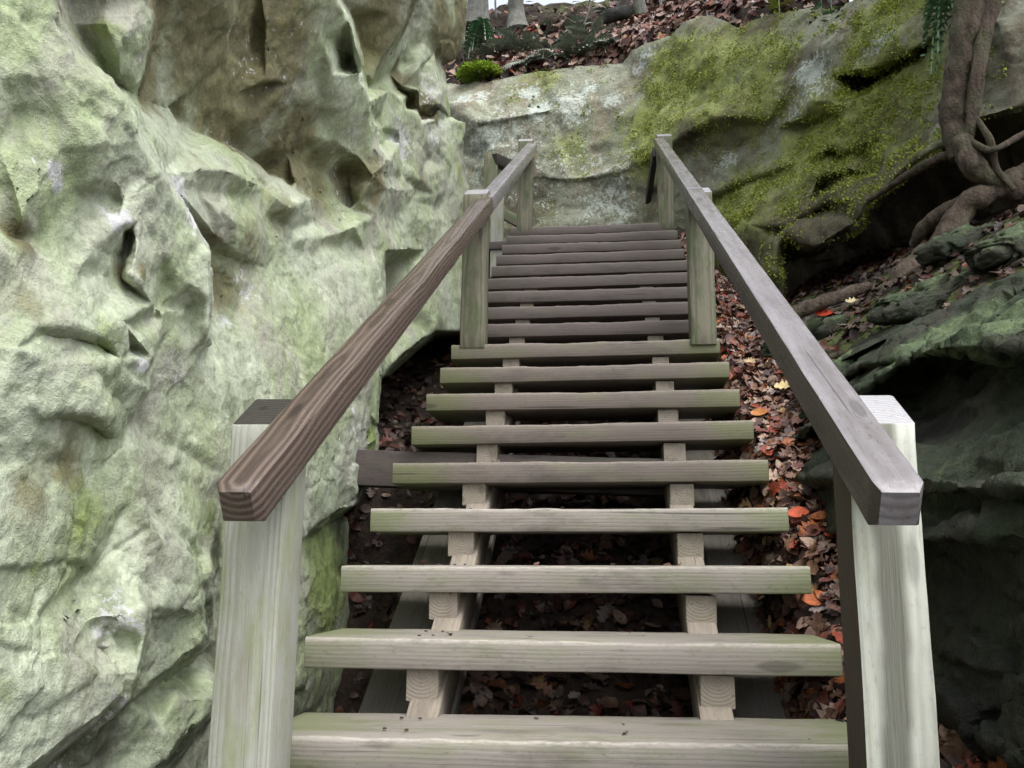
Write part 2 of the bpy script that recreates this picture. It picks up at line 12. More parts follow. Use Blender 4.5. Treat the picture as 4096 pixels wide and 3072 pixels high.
  [(13,12,0),(0,5,13),(402,7,8),(1,7,6),(7,1,2),(2,8,7),(2,9,8),(9,2,3),(3,10,9),(10,3,4),(4,11,10),(401,421,403),(14,13,5),(5,20,14),(5,30,20),(30,5,0),(30,0,1),(30,1,6),(6,63,30),(6,65,63),(65,6,7),(7,68,65),(7,363,68),(7,365,363),(365,7,402),(401,402,8),(8,421,401),(8,423,421),(423,8,9),(9,444,423),(9,489,444),(9,493,489),(493,9,10),(493,10,478),(485,478,10),(485,10,11),(53,52,39),(38,52,31),(38,39,52),(69,359,355),(64,39,38),(39,64,66),(362,359,69),(359,362,364),(368,364,369),(368,369,376),(422,419,416),(422,424,419),(426,427,424),(445,440,427),(440,445,490),(21,14,20),(21,20,30),(30,31,21),(30,38,31),(38,30,63),(63,64,38),(64,63,65),(65,66,64),(65,71,66),(71,65,68),(68,69,71),(68,362,69),(362,68,363),(363,364,362),(364,363,365),(365,369,364),(369,365,402),(369,402,401),(401,376,369),(376,401,403),(403,380,376),(403,404,380),(404,403,421),(421,416,404),(421,422,416),(422,421,423),(423,424,422),(423,426,424),(426,423,444),(444,427,426),(444,445,427),(445,444,489),(489,490,445),(490,489,493),(477,493,478),(477,478,485),(485,484,477),(26,485,11),(41,54,40),(41,40,67),(378,383,377),(378,377,381),(381,382,378),(418,405,417),(418,417,420),(486,468,491),(475,476,483),(80,77,55),(56,80,55),(55,42,56),(358,357,361),(358,361,366),(366,374,373),(385,384,379),(379,386,385),(386,379,406),(415,428,414),(79,78,76),(76,77,79),(77,76,54),(54,55,77),(55,54,41),(41,42,55),(42,41,67),(42,67,70),(357,70,356),(356,361,357),(361,356,360),(360,366,361),(366,360,367),(367,374,366),(367,375,374),(383,384,375),(384,383,378),(378,379,384),(379,378,382),(382,406,379),(406,382,405),(405,410,406),(410,405,418),(411,414,410),(411,418,420),(411,420,425),(425,415,411),(425,428,415),(441,438,439),(441,439,442),(442,446,441),(446,442,443),(469,443,468),(469,468,486),(486,487,469),(487,486,491),(487,491,494),(474,494,475),(475,481,474),(475,482,481),(482,475,483),(483,507,482),(508,499,507),(78,31,52),(78,52,53),(53,76,78),(53,54,76),(53,40,54),(40,53,39),(40,39,66),(66,67,40),(67,66,71),(67,71,69),(69,70,67),(70,69,355),(355,356,70),(356,355,359),(359,360,356),(359,367,360),(367,359,364),(367,364,368),(368,375,367),(368,383,375),(368,377,383),(377,368,376),(377,376,380),(380,381,377),(381,380,404),(404,405,381),(405,404,416),(416,417,405),(417,416,419),(419,420,417),(420,419,424),(424,425,420),(424,438,425),(438,424,427),(427,439,438),(439,427,440),(440,442,439),(440,443,442),(443,440,490),(490,468,443),(490,491,468),(491,490,493),(491,493,492),(492,494,491),(492,475,494),(492,476,475),(476,492,493),(476,493,477),(476,477,484),(484,483,476),(484,507,483),(484,508,507),(508,484,485),(508,485,26),(471,465,461),(472,479,465),(389,371,372),(461,447,470),(470,471,461),(473,479,472),(390,393,392),(514,391,393),(394,391,514),(398,400,392),(392,395,398),(395,392,393),(396,391,394),(396,408,412),(460,505,459),(505,460,506),(81,32,72),(81,72,73),(73,82,81),(82,73,74),(74,83,82),(83,74,75),(83,75,84),(95,85,57),(57,44,58),(44,57,43),(370,45,44),(370,400,45),(400,371,389),(389,392,400),(389,390,392),(390,389,372),(387,394,390),(394,387,407),(407,396,394),(407,408,396),(408,407,388),(409,412,408),(409,413,412),(462,447,461),(462,461,465),(467,465,479),(479,453,467),(480,453,479),(453,480,454),(454,459,453),(454,460,459),(232,235,59),(49,399,397),(397,50,49),(50,397,51),(449,432,448),(449,448,463),(463,450,449),(463,464,450),(464,463,466),(466,451,464),(466,452,451),(303,302,301),(92,101,93),(227,228,96),(228,227,233),(233,234,228),(233,231,234),(245,246,231),(246,245,248),(248,249,246),(249,248,60),(270,249,60),(509,435,455),(509,455,456),(509,456,457),(457,510,509),(510,495,500),(87,92,93),(92,87,88),(92,88,91),(92,96,101),(227,91,226),(227,226,235),(235,233,227),(233,235,232),(232,231,233),(232,245,231),(60,47,48),(49,61,60),(61,49,50),(62,305,304),(62,50,51),(62,51,437),(437,305,62),(437,301,305),(437,303,301),(433,302,303),(433,434,302),(434,433,432),(432,435,434),(435,432,449),(449,455,435),(455,449,450),(450,456,455),(451,456,450),(451,457,456),(457,451,452),(457,452,458),(458,510,457),(458,495,510),(496,500,495),(496,501,500),(501,496,497),(501,497,502),(22,33,23),(33,22,32),(32,86,33),(86,32,81),(86,81,82),(82,87,86),(87,82,83),(83,88,87),(88,83,84),(88,84,85),(88,85,95),(95,91,88),(91,95,57),(57,226,91),(226,57,58),(58,235,226),(58,59,235),(59,58,44),(59,44,45),(232,248,245),(46,45,400),(400,47,46),(47,400,398),(398,48,47),(398,399,48),(399,398,395),(395,397,399),(397,395,393),(397,393,391),(397,391,396),(396,51,397),(51,396,412),(412,437,51),(437,412,413),(437,413,436),(436,303,437),(303,436,430),(430,433,303),(433,430,429),(433,429,431),(431,432,433),(431,448,432),(448,431,447),(448,447,462),(462,463,448),(462,466,463),(466,462,465),(466,465,467),(467,452,466),(452,467,453),(453,458,452),(458,453,459),(459,495,458),(495,459,505),(505,496,495),(505,497,496),(497,505,506),(497,506,498),(498,502,497),(502,498,503),(22,21,31),(31,32,22),(31,72,32),(72,31,78),(72,78,79),(79,73,72),(79,74,73),(74,79,77),(77,75,74),(75,77,80),(75,80,56),(56,84,75),(56,85,84),(56,57,85),(42,43,57),(43,42,70),(43,70,357),(357,44,43),(44,357,358),(358,370,44),(370,358,366),(370,366,373),(371,400,370),(371,373,374),(374,372,371),(372,374,375),(375,390,372),(390,375,384),(384,387,390),(387,384,385),(385,407,387),(385,388,407),(388,385,386),(388,386,406),(406,408,388),(406,409,408),(409,406,410),(410,413,409),(413,410,414),(414,436,413),(414,430,436),(430,414,428),(428,429,430),(429,428,425),(429,425,438),(429,438,441),(441,431,429),(431,441,446),(446,447,431),(447,446,443),(447,443,469),(469,470,447),(469,471,470),(472,465,471),(469,488,472),(488,469,487),(487,473,488),(473,487,494),(473,494,474),(474,480,473),(481,454,480),(481,460,454),(481,506,460),(506,481,482),(506,482,507),(507,498,506),(498,507,499),(499,503,498),(499,504,503),(504,499,508),(504,508,26),(26,27,504),(106,34,89),(512,98,236),(269,240,266),(237,103,98),(237,99,104),(107,106,89),(107,89,90),(107,90,108),(108,109,107),(109,108,94),(97,98,103),(97,236,98),(236,97,229),(236,229,230),(230,244,236),(244,230,241),(241,242,244),(241,240,242),(240,241,247),(247,266,240),(266,247,270),(306,287,307),(110,125,124),(110,111,125),(238,250,99),(239,250,238),(267,255,254),(286,318,285),(318,286,319),(343,319,341),(342,346,345),(123,34,106),(123,106,107),(107,124,123),(124,107,109),(109,110,124),(109,111,110),(111,109,102),(102,112,111),(104,102,103),(104,103,237),(242,239,243),(239,242,240),(239,240,269),(269,254,239),(269,267,254),(267,269,266),(266,271,267),(271,266,270),(271,270,295),(295,297,271),(297,295,296),(296,298,297),(307,285,300),(307,286,285),(286,307,287),(287,319,286),(319,287,320),(320,341,319),(511,346,342),(346,511,347),(129,35,116),(117,129,116),(130,118,131),(119,131,118),(263,100,251),(130,129,117),(117,118,130),(118,117,127),(127,128,118),(105,100,263),(253,252,251),(253,257,252),(257,253,256),(257,256,268),(283,284,317),(317,316,283),(316,317,348),(133,132,181),(181,142,133),(182,142,181),(114,115,122),(114,258,115),(293,278,277),(278,293,290),(278,290,291),(36,35,129),(138,130,131),(119,181,132),(120,121,187),(121,126,113),(113,122,121),(113,114,122),(114,113,105),(105,258,114),(258,105,263),(260,263,251),(260,251,252),(252,262,260),(262,252,257),(262,257,268),(268,273,262),(273,268,272),(272,288,273),(292,281,291),(314,282,315),(282,292,284),(282,284,283),(283,315,282),(315,283,316),(352,316,348),(349,352,348),(349,353,352),(353,349,350),(351,29,354),(24,35,36),(35,24,34),(35,34,123),(123,116,35),(116,123,124),(124,117,116),(124,127,117),(127,124,125),(125,128,127),(125,119,128),(119,120,181),(126,125,111),(126,111,112),(112,113,126),(113,112,102),(113,102,104),(104,105,113),(105,104,99),(99,100,105),(100,99,250),(250,251,100),(251,250,239),(239,253,251),(253,239,254),(253,254,255),(255,256,253),(256,255,267),(267,268,256),(268,267,271),(271,272,268),(272,271,297),(297,288,272),(297,289,288),(289,297,298),(298,290,289),(290,298,299),(299,291,290),(291,299,300),(300,292,291),(300,284,292),(284,300,285),(285,317,284),(317,285,318),(318,348,317),(318,344,348),(344,318,319),(344,319,343),(349,343,341),(349,341,342),(349,342,345),(345,350,349),(350,345,346),(351,354,353),(351,346,347),(351,347,28),(28,29,351),(309,274,275),(189,192,193),(310,276,311),(178,176,182),(196,195,194),(142,176,141),(188,185,189),(190,188,189),(193,196,194),(196,193,192),(192,195,196),(308,261,274),(308,274,309),(310,325,309),(310,330,325),(330,310,311),(330,311,312),(141,162,140),(183,180,179),(183,184,180),(173,170,172),(166,163,171),(197,198,173),(134,135,140),(140,139,134),(163,162,177),(163,177,164),(164,171,163),(164,165,171),(165,164,179),(179,170,165),(179,172,170),(172,179,180),(180,197,172),(197,180,184),(184,198,197),(184,190,202),(201,224,200),(137,135,134),(141,177,162),(177,141,176),(176,164,177),(164,176,178),(178,179,164),(178,183,179),(183,178,182),(182,186,183),(186,182,185),(186,185,188),(188,184,186),(188,190,184),(190,193,194),(191,202,190),(191,192,265),(201,191,265),(259,224,201),(259,219,224),(219,259,264),(323,308,309),(326,309,325),(325,331,326),(331,325,330),(204,206,175),(161,160,158),(174,204,175),(204,174,203),(216,205,206),(205,216,208),(208,209,205),(209,208,218),(218,210,209),(210,218,211),(211,213,210),(213,211,212),(212,220,213),(215,217,214),(159,144,143),(159,145,144),(150,149,207),(207,151,150),(151,207,217),(151,217,215),(215,152,151),(152,215,214),(214,153,152),(153,214,221),(221,154,153),(154,221,223),(154,223,322),(322,155,154),(155,322,324),(324,329,155),(329,324,328),(328,334,329),(334,328,333),(334,333,337),(337,338,334),(25,19,18),(25,156,19),(156,25,37),(37,143,156),(157,159,143),(159,157,158),(158,145,159),(145,158,160),(160,146,145),(160,147,146),(147,160,167),(167,148,147),(148,167,168),(148,168,169),(169,149,148),(149,169,175),(149,175,206),(206,207,149),(206,217,207),(217,206,205),(217,205,209),(209,214,217),(214,209,210),(214,210,213),(213,221,214),(221,213,220),(221,220,225),(225,223,221),(223,225,222),(223,222,321),(321,322,223),(321,324,322),(327,328,324),(328,327,332),(332,333,328),(332,337,333),(336,338,337),(37,134,139),(139,143,37),(139,157,143),(157,139,140),(140,158,157),(140,161,158),(161,140,162),(161,162,163),(163,160,161),(160,163,166),(166,167,160),(167,166,171),(171,168,167),(171,165,170),(170,169,168),(170,175,169),(170,174,175),(174,170,173),(173,203,174),(203,173,198),(198,204,203),(198,206,204),(198,216,206),(199,216,198),(199,208,216),(199,218,208),(199,211,218),(200,211,199),(200,212,211),(200,220,212),(220,200,224),(220,224,219),(219,225,220),(219,222,225),(222,219,264),(264,321,222),(321,264,261),(321,261,308),(321,308,323),(323,324,321),(323,327,324),(327,323,309),(327,309,326),(326,332,327),(332,326,331),(331,337,332),(337,331,330),(330,336,337),(336,330,312),(313,336,312),(336,313,335),(335,338,336),(24,25,18),(25,24,36),(36,37,25),(36,134,37),(134,36,129),(129,137,134),(137,129,130),(137,130,138),(138,135,137),(135,136,141),(136,138,131),(132,136,131),(142,182,176),(120,185,182),(185,120,187),(187,189,185),(189,187,121),(189,121,122),(122,192,189),(122,265,192),(265,122,115),(265,115,258),(258,201,265),(258,259,201),(259,258,263),(259,263,260),(260,264,259),(260,261,264),(261,260,262),(262,274,261),(274,262,273),(273,275,274),(275,273,288),(277,312,311),(312,277,278),(278,279,312),(279,278,291),(279,291,294),(280,313,279),(280,294,291),(280,291,281),(280,281,314),(314,313,280),(314,335,313),(335,314,315),(335,315,316),(335,316,352),(352,338,335),(352,339,338),(339,352,353),(339,353,354),(354,340,339),(340,354,29),(16,14,21),(21,17,16),(17,21,22),(22,18,17),(18,22,23),(23,24,18),(23,34,24),(34,23,33),(33,89,34),(89,33,86),(86,90,89),(90,86,87),(90,87,93),(93,108,90),(93,94,108),(94,93,101),(101,109,94),(101,102,109),(101,103,102),(103,101,96),(96,97,103),(229,96,228),(229,228,234),(234,230,229),(230,234,231),(231,241,230),(241,231,246),(246,247,241),(247,246,249),(249,270,247),(270,61,304),(304,295,270),(295,304,305),(305,296,295),(296,305,301),(301,298,296),(301,299,298),(299,301,302),(302,300,299),(302,307,300),(302,306,307),(306,302,434),(306,434,435),(435,287,306),(435,320,287),(320,435,509),(509,341,320),(341,509,510),(510,342,341),(342,510,500),(500,511,342),(511,500,501),(511,501,502),(511,502,503),(511,503,504),(504,347,511),(504,28,347),(28,504,27),(49,48,399),(49,60,48),(57,56,42),(46,59,45),(59,47,60),(59,46,47),(59,60,248),(248,232,59),(62,61,50),(62,304,61),(91,227,96),(96,92,91),(96,229,97),(512,237,98),(119,118,128),(126,119,125),(119,126,120),(121,120,126),(132,131,119),(136,135,138),(136,132,133),(141,140,135),(136,133,142),(142,141,136),(170,168,171),(173,172,197),(182,181,120),(184,183,186),(190,189,193),(191,194,195),(191,190,194),(191,195,192),(199,198,202),(200,199,201),(201,199,202),(201,202,191),(202,198,184),(513,238,99),(512,236,244),(512,244,242),(512,242,243),(512,243,238),(513,99,237),(513,237,512),(513,512,238),(239,238,243),(270,60,61),(276,288,289),(276,275,288),(293,289,290),(276,293,277),(293,276,289),(277,311,276),(280,279,294),(282,281,292),(282,314,281),(275,276,310),(310,309,275),(313,312,279),(349,344,343),(349,348,344),(351,350,346),(351,353,350),(371,370,373),(382,381,405),(514,393,390),(514,390,394),(411,410,418),(414,411,415),(451,450,464),(472,471,469),(472,488,473),(479,473,480),(480,474,481)]),
 'cliff_back': ([(-2.757,8.093,6.366),(-2.05,7.796,6.167),(-1.549,7.574,6.004),(-1.199,7.419,5.933),(-0.927,7.341,5.955),(-0.632,7.271,5.948),(-0.258,7.212,5.928),(0.081,7.149,5.906),(0.328,6.985,5.829),(0.435,6.829,5.896),(0.616,6.698,5.881),(0.815,6.517,5.862),(0.981,6.322,5.901),(1.162,6.149,5.836),(1.402,5.833,5.486),(1.613,5.559,5.429),(1.851,5.211,5.24),(2.062,4.952,5.106),(-2.668,7.951,5.052),(-2.506,7.585,3.357),(-1.283,7.155,3.069),(0.063,6.879,3.103),(-1.936,7.6,5.664),(-1.87,7.429,4.488),(-1.479,7.264,5.01),(-1.192,7.195,5.514),(-0.47,6.991,5.374),(0.079,6.851,5.335),(-0.873,6.957,4.551),(-0.19,6.791,4.454),(0.331,6.537,4.461),(-0.996,6.932,3.832),(-0.188,6.703,3.863),(0.449,6.568,3.847),(0.844,6.371,5.32),(0.59,6.465,4.967),(1.161,5.873,5.153),(1.049,6.015,4.896),(1.438,5.464,4.777),(1.708,5.127,4.809),(-1.687,7.188,5.81),(-1.616,7.152,5.509),(-1.41,7.116,5.542),(-1.307,7.035,5.223),(-0.877,6.929,5.211),(-0.461,6.86,5.261),(-0.326,6.861,5.329),(-1.298,7.072,5.196),(-0.881,6.975,5.187),(-0.464,6.906,5.235),(0.277,6.453,4.342),(0.402,6.404,4.397),(0.501,6.362,4.401),(0.29,6.501,4.31),(0.416,6.463,4.364),(0.527,6.411,4.374),(-0.263,6.65,4.353),(-0.107,6.618,4.341),(-0.266,6.704,4.34),(-0.108,6.67,4.336),(0.661,6.125,4.39),(0.796,5.979,4.42),(0.987,5.738,4.445),(1.132,5.6,4.444),(1.33,5.432,4.361),(1.526,5.318,4.264),(1.613,5.334,4.228),(0.69,6.229,4.346),(0.83,6.121,4.395),(1.024,5.891,4.419),(1.172,5.763,4.42),(1.351,5.589,4.355),(1.546,5.444,4.262),(0.806,6.168,4.248),(1.029,5.97,4.329),(1.335,5.661,4.244),(1.529,5.487,4.188),(1.634,5.347,4.174),(0.917,6.113,4.065),(1.232,5.788,4.061),(1.519,5.471,4.002),(1.776,5.161,3.893),(0.833,6.199,4.314),(1.156,5.862,4.273),(1.397,5.641,4.17),(1.103,5.923,3.826),(1.302,5.685,3.841),(1.557,5.36,3.808),(1.774,4.99,3.723),(1.137,6.033,3.808),(1.328,5.804,3.825),(1.574,5.465,3.803),(0.934,6.119,3.786),(1.136,5.859,3.65),(1.3,5.595,3.516),(1.397,5.48,3.632),(1.747,5.062,4.123),(1.83,4.973,4.097),(1.918,4.837,4.052),(1.799,5.26,4.183),(1.896,5.221,4.171),(1.966,5.036,4.108),(1.88,4.75,3.694),(1.928,4.7,3.716),(2,4.624,3.619),(2.081,4.435,3.579),(1.936,4.903,3.725),(2.007,4.904,3.762),(2.062,4.825,3.669),(2.123,4.587,3.612),(1.806,4.742,3.437),(1.881,4.644,3.454),(1.966,4.458,3.4),(1.895,4.993,3.511),(1.962,4.896,3.516),(2.028,4.66,3.452),(2.206,4.4,4.864),(2.353,3.949,4.63),(2.493,3.597,4.415),(2.771,3.16,4.18),(3.327,2.843,4.001),(2.047,4.445,4.554),(2.089,4.25,4.524),(2.184,4.02,4.443),(2.282,3.88,4.425),(2.356,3.696,4.357),(2.033,4.413,4.449),(2.044,4.348,4.261),(2.039,4.322,4.131),(2.1,4.188,4.065),(2.187,3.999,4.028),(2.265,3.812,3.981),(2.327,3.667,3.967),(2.23,4.992,4.471),(2.268,5.103,4.451),(2.416,5.115,4.467),(2.564,4.926,4.463),(2.681,4.732,4.474),(2.648,4.533,4.426),(1.977,4.46,3.917),(2.054,4.457,3.975),(2.156,4.412,3.998),(2.247,4.222,3.971),(2.332,3.976,3.963),(2.387,3.877,3.975),(2.387,3.669,3.992),(2.387,3.528,4.185),(2.601,4.928,6.559),(3.991,3.656,5.949),(2.155,3.912,4.194),(2.087,4.105,4.217),(2.285,3.726,4.168),(1.76,4.944,4.466),(1.957,4.688,4.311),(1.945,4.548,3.975),(1.818,4.805,4.161),(2.272,4.128,3.679),(2.179,4.154,3.499),(2.35,3.84,3.62),(2.431,3.569,3.744),(2.13,4.343,3.292),(2.276,3.98,3.391),(1.581,4.74,3.065),(1.681,4.589,3.106),(1.8,4.44,3.144),(1.906,4.335,3.216),(1.584,4.991,3.095),(1.747,4.889,3.177),(1.872,4.74,3.219),(1.233,5.597,3.472),(1.347,5.24,3.262),(1.462,4.99,3.034),(1.464,4.845,2.73),(1.425,4.651,2.655),(1.446,4.612,2.862),(1.516,4.552,2.944),(1.628,4.459,2.956),(1.669,4.304,2.727),(1.766,4.105,2.746),(1.866,3.957,2.771),(1.9,3.844,2.843),(1.944,3.785,2.908),(2.025,3.634,2.937),(2.12,3.475,3.012),(2.219,3.376,3.048),(2.324,3.275,3.097),(2.373,3.125,3.103),(2.581,2.943,3.097),(3.083,2.592,3.066),(1.731,4.276,2.903),(1.849,4.019,2.969),(1.59,4.477,2.844),(2.108,3.709,3.12),(1.654,5.121,2.989),(1.747,5.327,3.037),(1.94,5.442,3.072),(2.112,5.441,3.169),(2.278,5.342,3.241),(2.364,5.322,3.388),(2.514,5.107,3.517),(2.623,4.898,3.596),(2.759,4.797,3.662),(2.899,4.695,3.735),(2.986,4.594,3.776),(3.264,4.414,3.796),(3.972,4.075,3.81),(1.58,5.154,2.785),(1.501,4.887,2.535),(1.46,4.674,2.036),(1.659,5.396,2.64),(2.072,5.825,2.757),(2.407,5.817,2.98),(2.679,5.61,3.136),(3.04,5.414,3.281),(3.336,5.119,3.376),(3.648,4.923,3.497),(1.94,5.672,2.944),(1.178,5.82,2.309),(2.183,5.552,2.124),(2.751,5.374,2.29),(3.387,5.01,2.393),(4.137,4.645,2.566),(2.413,3.316,3.457),(2.468,3.205,3.529),(2.51,3.148,3.579),(2.44,3.161,3.218),(2.53,3.029,3.674),(2.559,2.999,3.323),(0.915,6.291,3.419),(1.12,6.07,3.09),(1.374,5.539,2.8),(0.995,6.017,4.215)],
  [(0,22,1),(22,0,18),(18,23,22),(23,18,19),(42,2,41),(41,43,42),(43,41,24),(24,47,43),(22,24,41),(24,22,23),(20,23,19),(4,3,25),(25,44,4),(46,5,26),(46,26,45),(45,49,46),(4,26,5),(26,4,44),(44,45,26),(44,49,45),(49,44,48),(49,48,28),(28,56,49),(28,58,56),(3,2,42),(42,25,3),(25,42,43),(43,44,25),(47,28,48),(28,47,24),(28,24,23),(23,31,28),(31,23,20),(6,27,7),(8,7,27),(30,27,29),(30,29,57),(57,50,30),(57,53,50),(53,57,59),(52,60,35),(55,52,54),(55,54,33),(67,82,68),(67,73,82),(10,34,11),(61,35,60),(60,68,61),(60,67,68),(67,60,52),(67,52,55),(55,73,67),(9,34,10),(34,9,8),(8,35,34),(35,8,27),(35,27,30),(35,30,51),(51,52,35),(51,54,52),(50,51,30),(54,50,53),(53,33,54),(33,53,59),(33,59,32),(33,32,21),(6,5,46),(46,27,6),(46,29,27),(29,46,49),(29,49,56),(56,57,29),(58,32,59),(32,58,28),(32,28,31),(31,21,32),(21,31,20),(63,37,62),(70,69,74),(85,78,92),(92,89,85),(76,71,75),(70,71,64),(70,75,71),(84,79,86),(91,86,90),(90,94,95),(94,93,169),(14,13,36),(36,38,14),(38,36,37),(37,64,38),(64,37,63),(63,70,64),(70,63,62),(70,62,69),(83,84,75),(79,78,85),(85,86,79),(85,90,86),(90,85,89),(89,94,90),(89,93,94),(93,89,92),(93,92,228),(228,169,93),(169,228,229),(66,65,72),(171,170,230),(173,171,230),(77,99,96),(167,162,166),(206,194,193),(209,206,207),(209,207,208),(15,39,16),(152,65,66),(66,96,152),(66,77,96),(77,66,72),(77,72,76),(77,76,80),(170,166,162),(166,170,171),(166,171,174),(174,175,166),(193,174,172),(172,206,193),(206,172,173),(173,207,206),(207,173,230),(230,208,207),(14,39,15),(39,14,38),(38,152,39),(38,65,152),(65,38,64),(65,64,71),(71,72,65),(71,76,72),(84,80,76),(80,84,86),(86,87,80),(86,91,87),(95,162,91),(95,170,162),(170,95,94),(170,94,169),(170,169,229),(229,230,170),(230,229,217),(217,208,230),(12,36,13),(36,12,11),(36,11,34),(34,37,36),(37,34,35),(35,62,37),(62,35,61),(61,69,62),(69,61,68),(68,74,69),(74,68,82),(231,74,82),(78,73,55),(78,55,33),(33,92,78),(33,228,92),(228,33,21),(21,229,228),(21,217,229),(163,113,110),(177,176,191),(102,107,103),(107,102,106),(98,155,97),(97,101,98),(101,97,100),(100,103,101),(100,102,103),(102,100,81),(102,81,88),(88,106,102),(88,111,106),(111,88,110),(111,110,113),(113,114,111),(113,164,114),(164,113,163),(163,168,164),(168,163,167),(189,167,176),(189,176,177),(177,178,189),(140,154,139),(129,128,133),(129,133,134),(179,198,180),(198,179,197),(121,150,122),(150,121,126),(150,126,127),(127,129,150),(127,128,129),(140,141,134),(105,140,139),(104,109,105),(109,104,108),(109,108,112),(190,179,180),(196,211,197),(17,122,116),(17,121,122),(153,127,126),(153,128,127),(153,133,128),(153,134,133),(153,140,134),(153,154,140),(154,153,155),(154,155,98),(154,98,101),(101,139,154),(139,101,103),(103,105,139),(103,104,105),(104,103,107),(107,108,104),(108,107,106),(108,106,111),(111,112,108),(112,111,114),(114,115,112),(114,165,115),(165,114,164),(164,190,165),(190,164,168),(168,179,190),(179,168,189),(179,189,178),(178,197,179),(178,196,197),(196,178,177),(196,177,195),(195,211,196),(211,195,216),(211,216,210),(210,218,211),(160,182,192),(182,160,181),(181,199,182),(125,117,124),(124,151,125),(131,132,151),(143,144,137),(143,158,144),(123,151,124),(151,123,149),(149,131,151),(131,149,130),(131,130,136),(136,137,131),(143,136,142),(158,142,156),(156,161,158),(161,156,157),(161,157,192),(192,183,161),(183,192,182),(200,182,199),(185,186,222),(185,203,186),(203,185,202),(159,222,223),(184,202,185),(202,184,201),(227,226,224),(225,187,227),(205,204,215),(215,221,205),(221,215,220),(119,120,148),(119,188,120),(188,119,226),(188,226,227),(188,227,187),(187,205,188),(187,204,205),(214,220,215),(118,226,119),(226,118,146),(226,146,145),(145,224,226),(224,145,159),(224,159,223),(223,227,224),(223,225,227),(225,223,222),(225,222,186),(186,187,225),(203,215,204),(203,214,215),(214,203,202),(214,202,201),(214,201,213),(213,220,214),(147,119,148),(147,118,119),(118,147,117),(118,117,125),(125,146,118),(146,125,151),(151,145,146),(145,151,132),(132,138,145),(138,132,131),(138,131,137),(138,137,144),(144,145,138),(159,144,158),(158,222,159),(158,185,222),(158,184,185),(184,158,161),(184,161,183),(183,201,184),(201,183,200),(200,213,201),(213,200,199),(213,199,212),(213,212,219),(219,220,213),(116,117,147),(116,124,117),(116,123,124),(123,116,122),(122,149,123),(149,122,150),(150,130,149),(130,150,129),(135,130,129),(135,129,134),(135,134,141),(141,142,135),(141,156,142),(141,157,156),(157,141,140),(157,140,105),(157,105,109),(109,192,157),(109,160,192),(160,109,112),(160,112,115),(160,115,165),(165,181,160),(181,165,190),(181,190,180),(181,180,198),(198,199,181),(198,212,199),(212,198,197),(212,197,211),(211,219,212),(219,211,218),(16,121,17),(16,126,121),(126,16,39),(39,153,126),(153,39,152),(152,155,153),(155,152,96),(96,97,155),(97,96,99),(99,100,97),(99,81,100),(81,99,77),(81,77,80),(81,80,87),(87,88,81),(88,87,91),(91,110,88),(91,163,110),(163,91,162),(162,167,163),(191,193,194),(194,177,191),(194,195,177),(194,216,195),(216,194,206),(216,206,209),(209,210,216),(210,209,208),(208,218,210),(41,1,22),(1,41,2),(47,48,44),(44,43,47),(50,54,51),(59,56,58),(56,59,57),(231,83,74),(75,74,83),(74,75,70),(76,75,84),(231,82,73),(231,73,78),(231,79,83),(231,78,79),(83,79,84),(91,90,95),(135,142,136),(135,136,130),(136,143,137),(142,158,143),(144,159,145),(175,191,176),(167,166,175),(175,176,167),(167,189,168),(173,172,174),(173,174,171),(193,191,175),(175,174,193),(182,200,183),(204,186,203),(186,204,187)]),
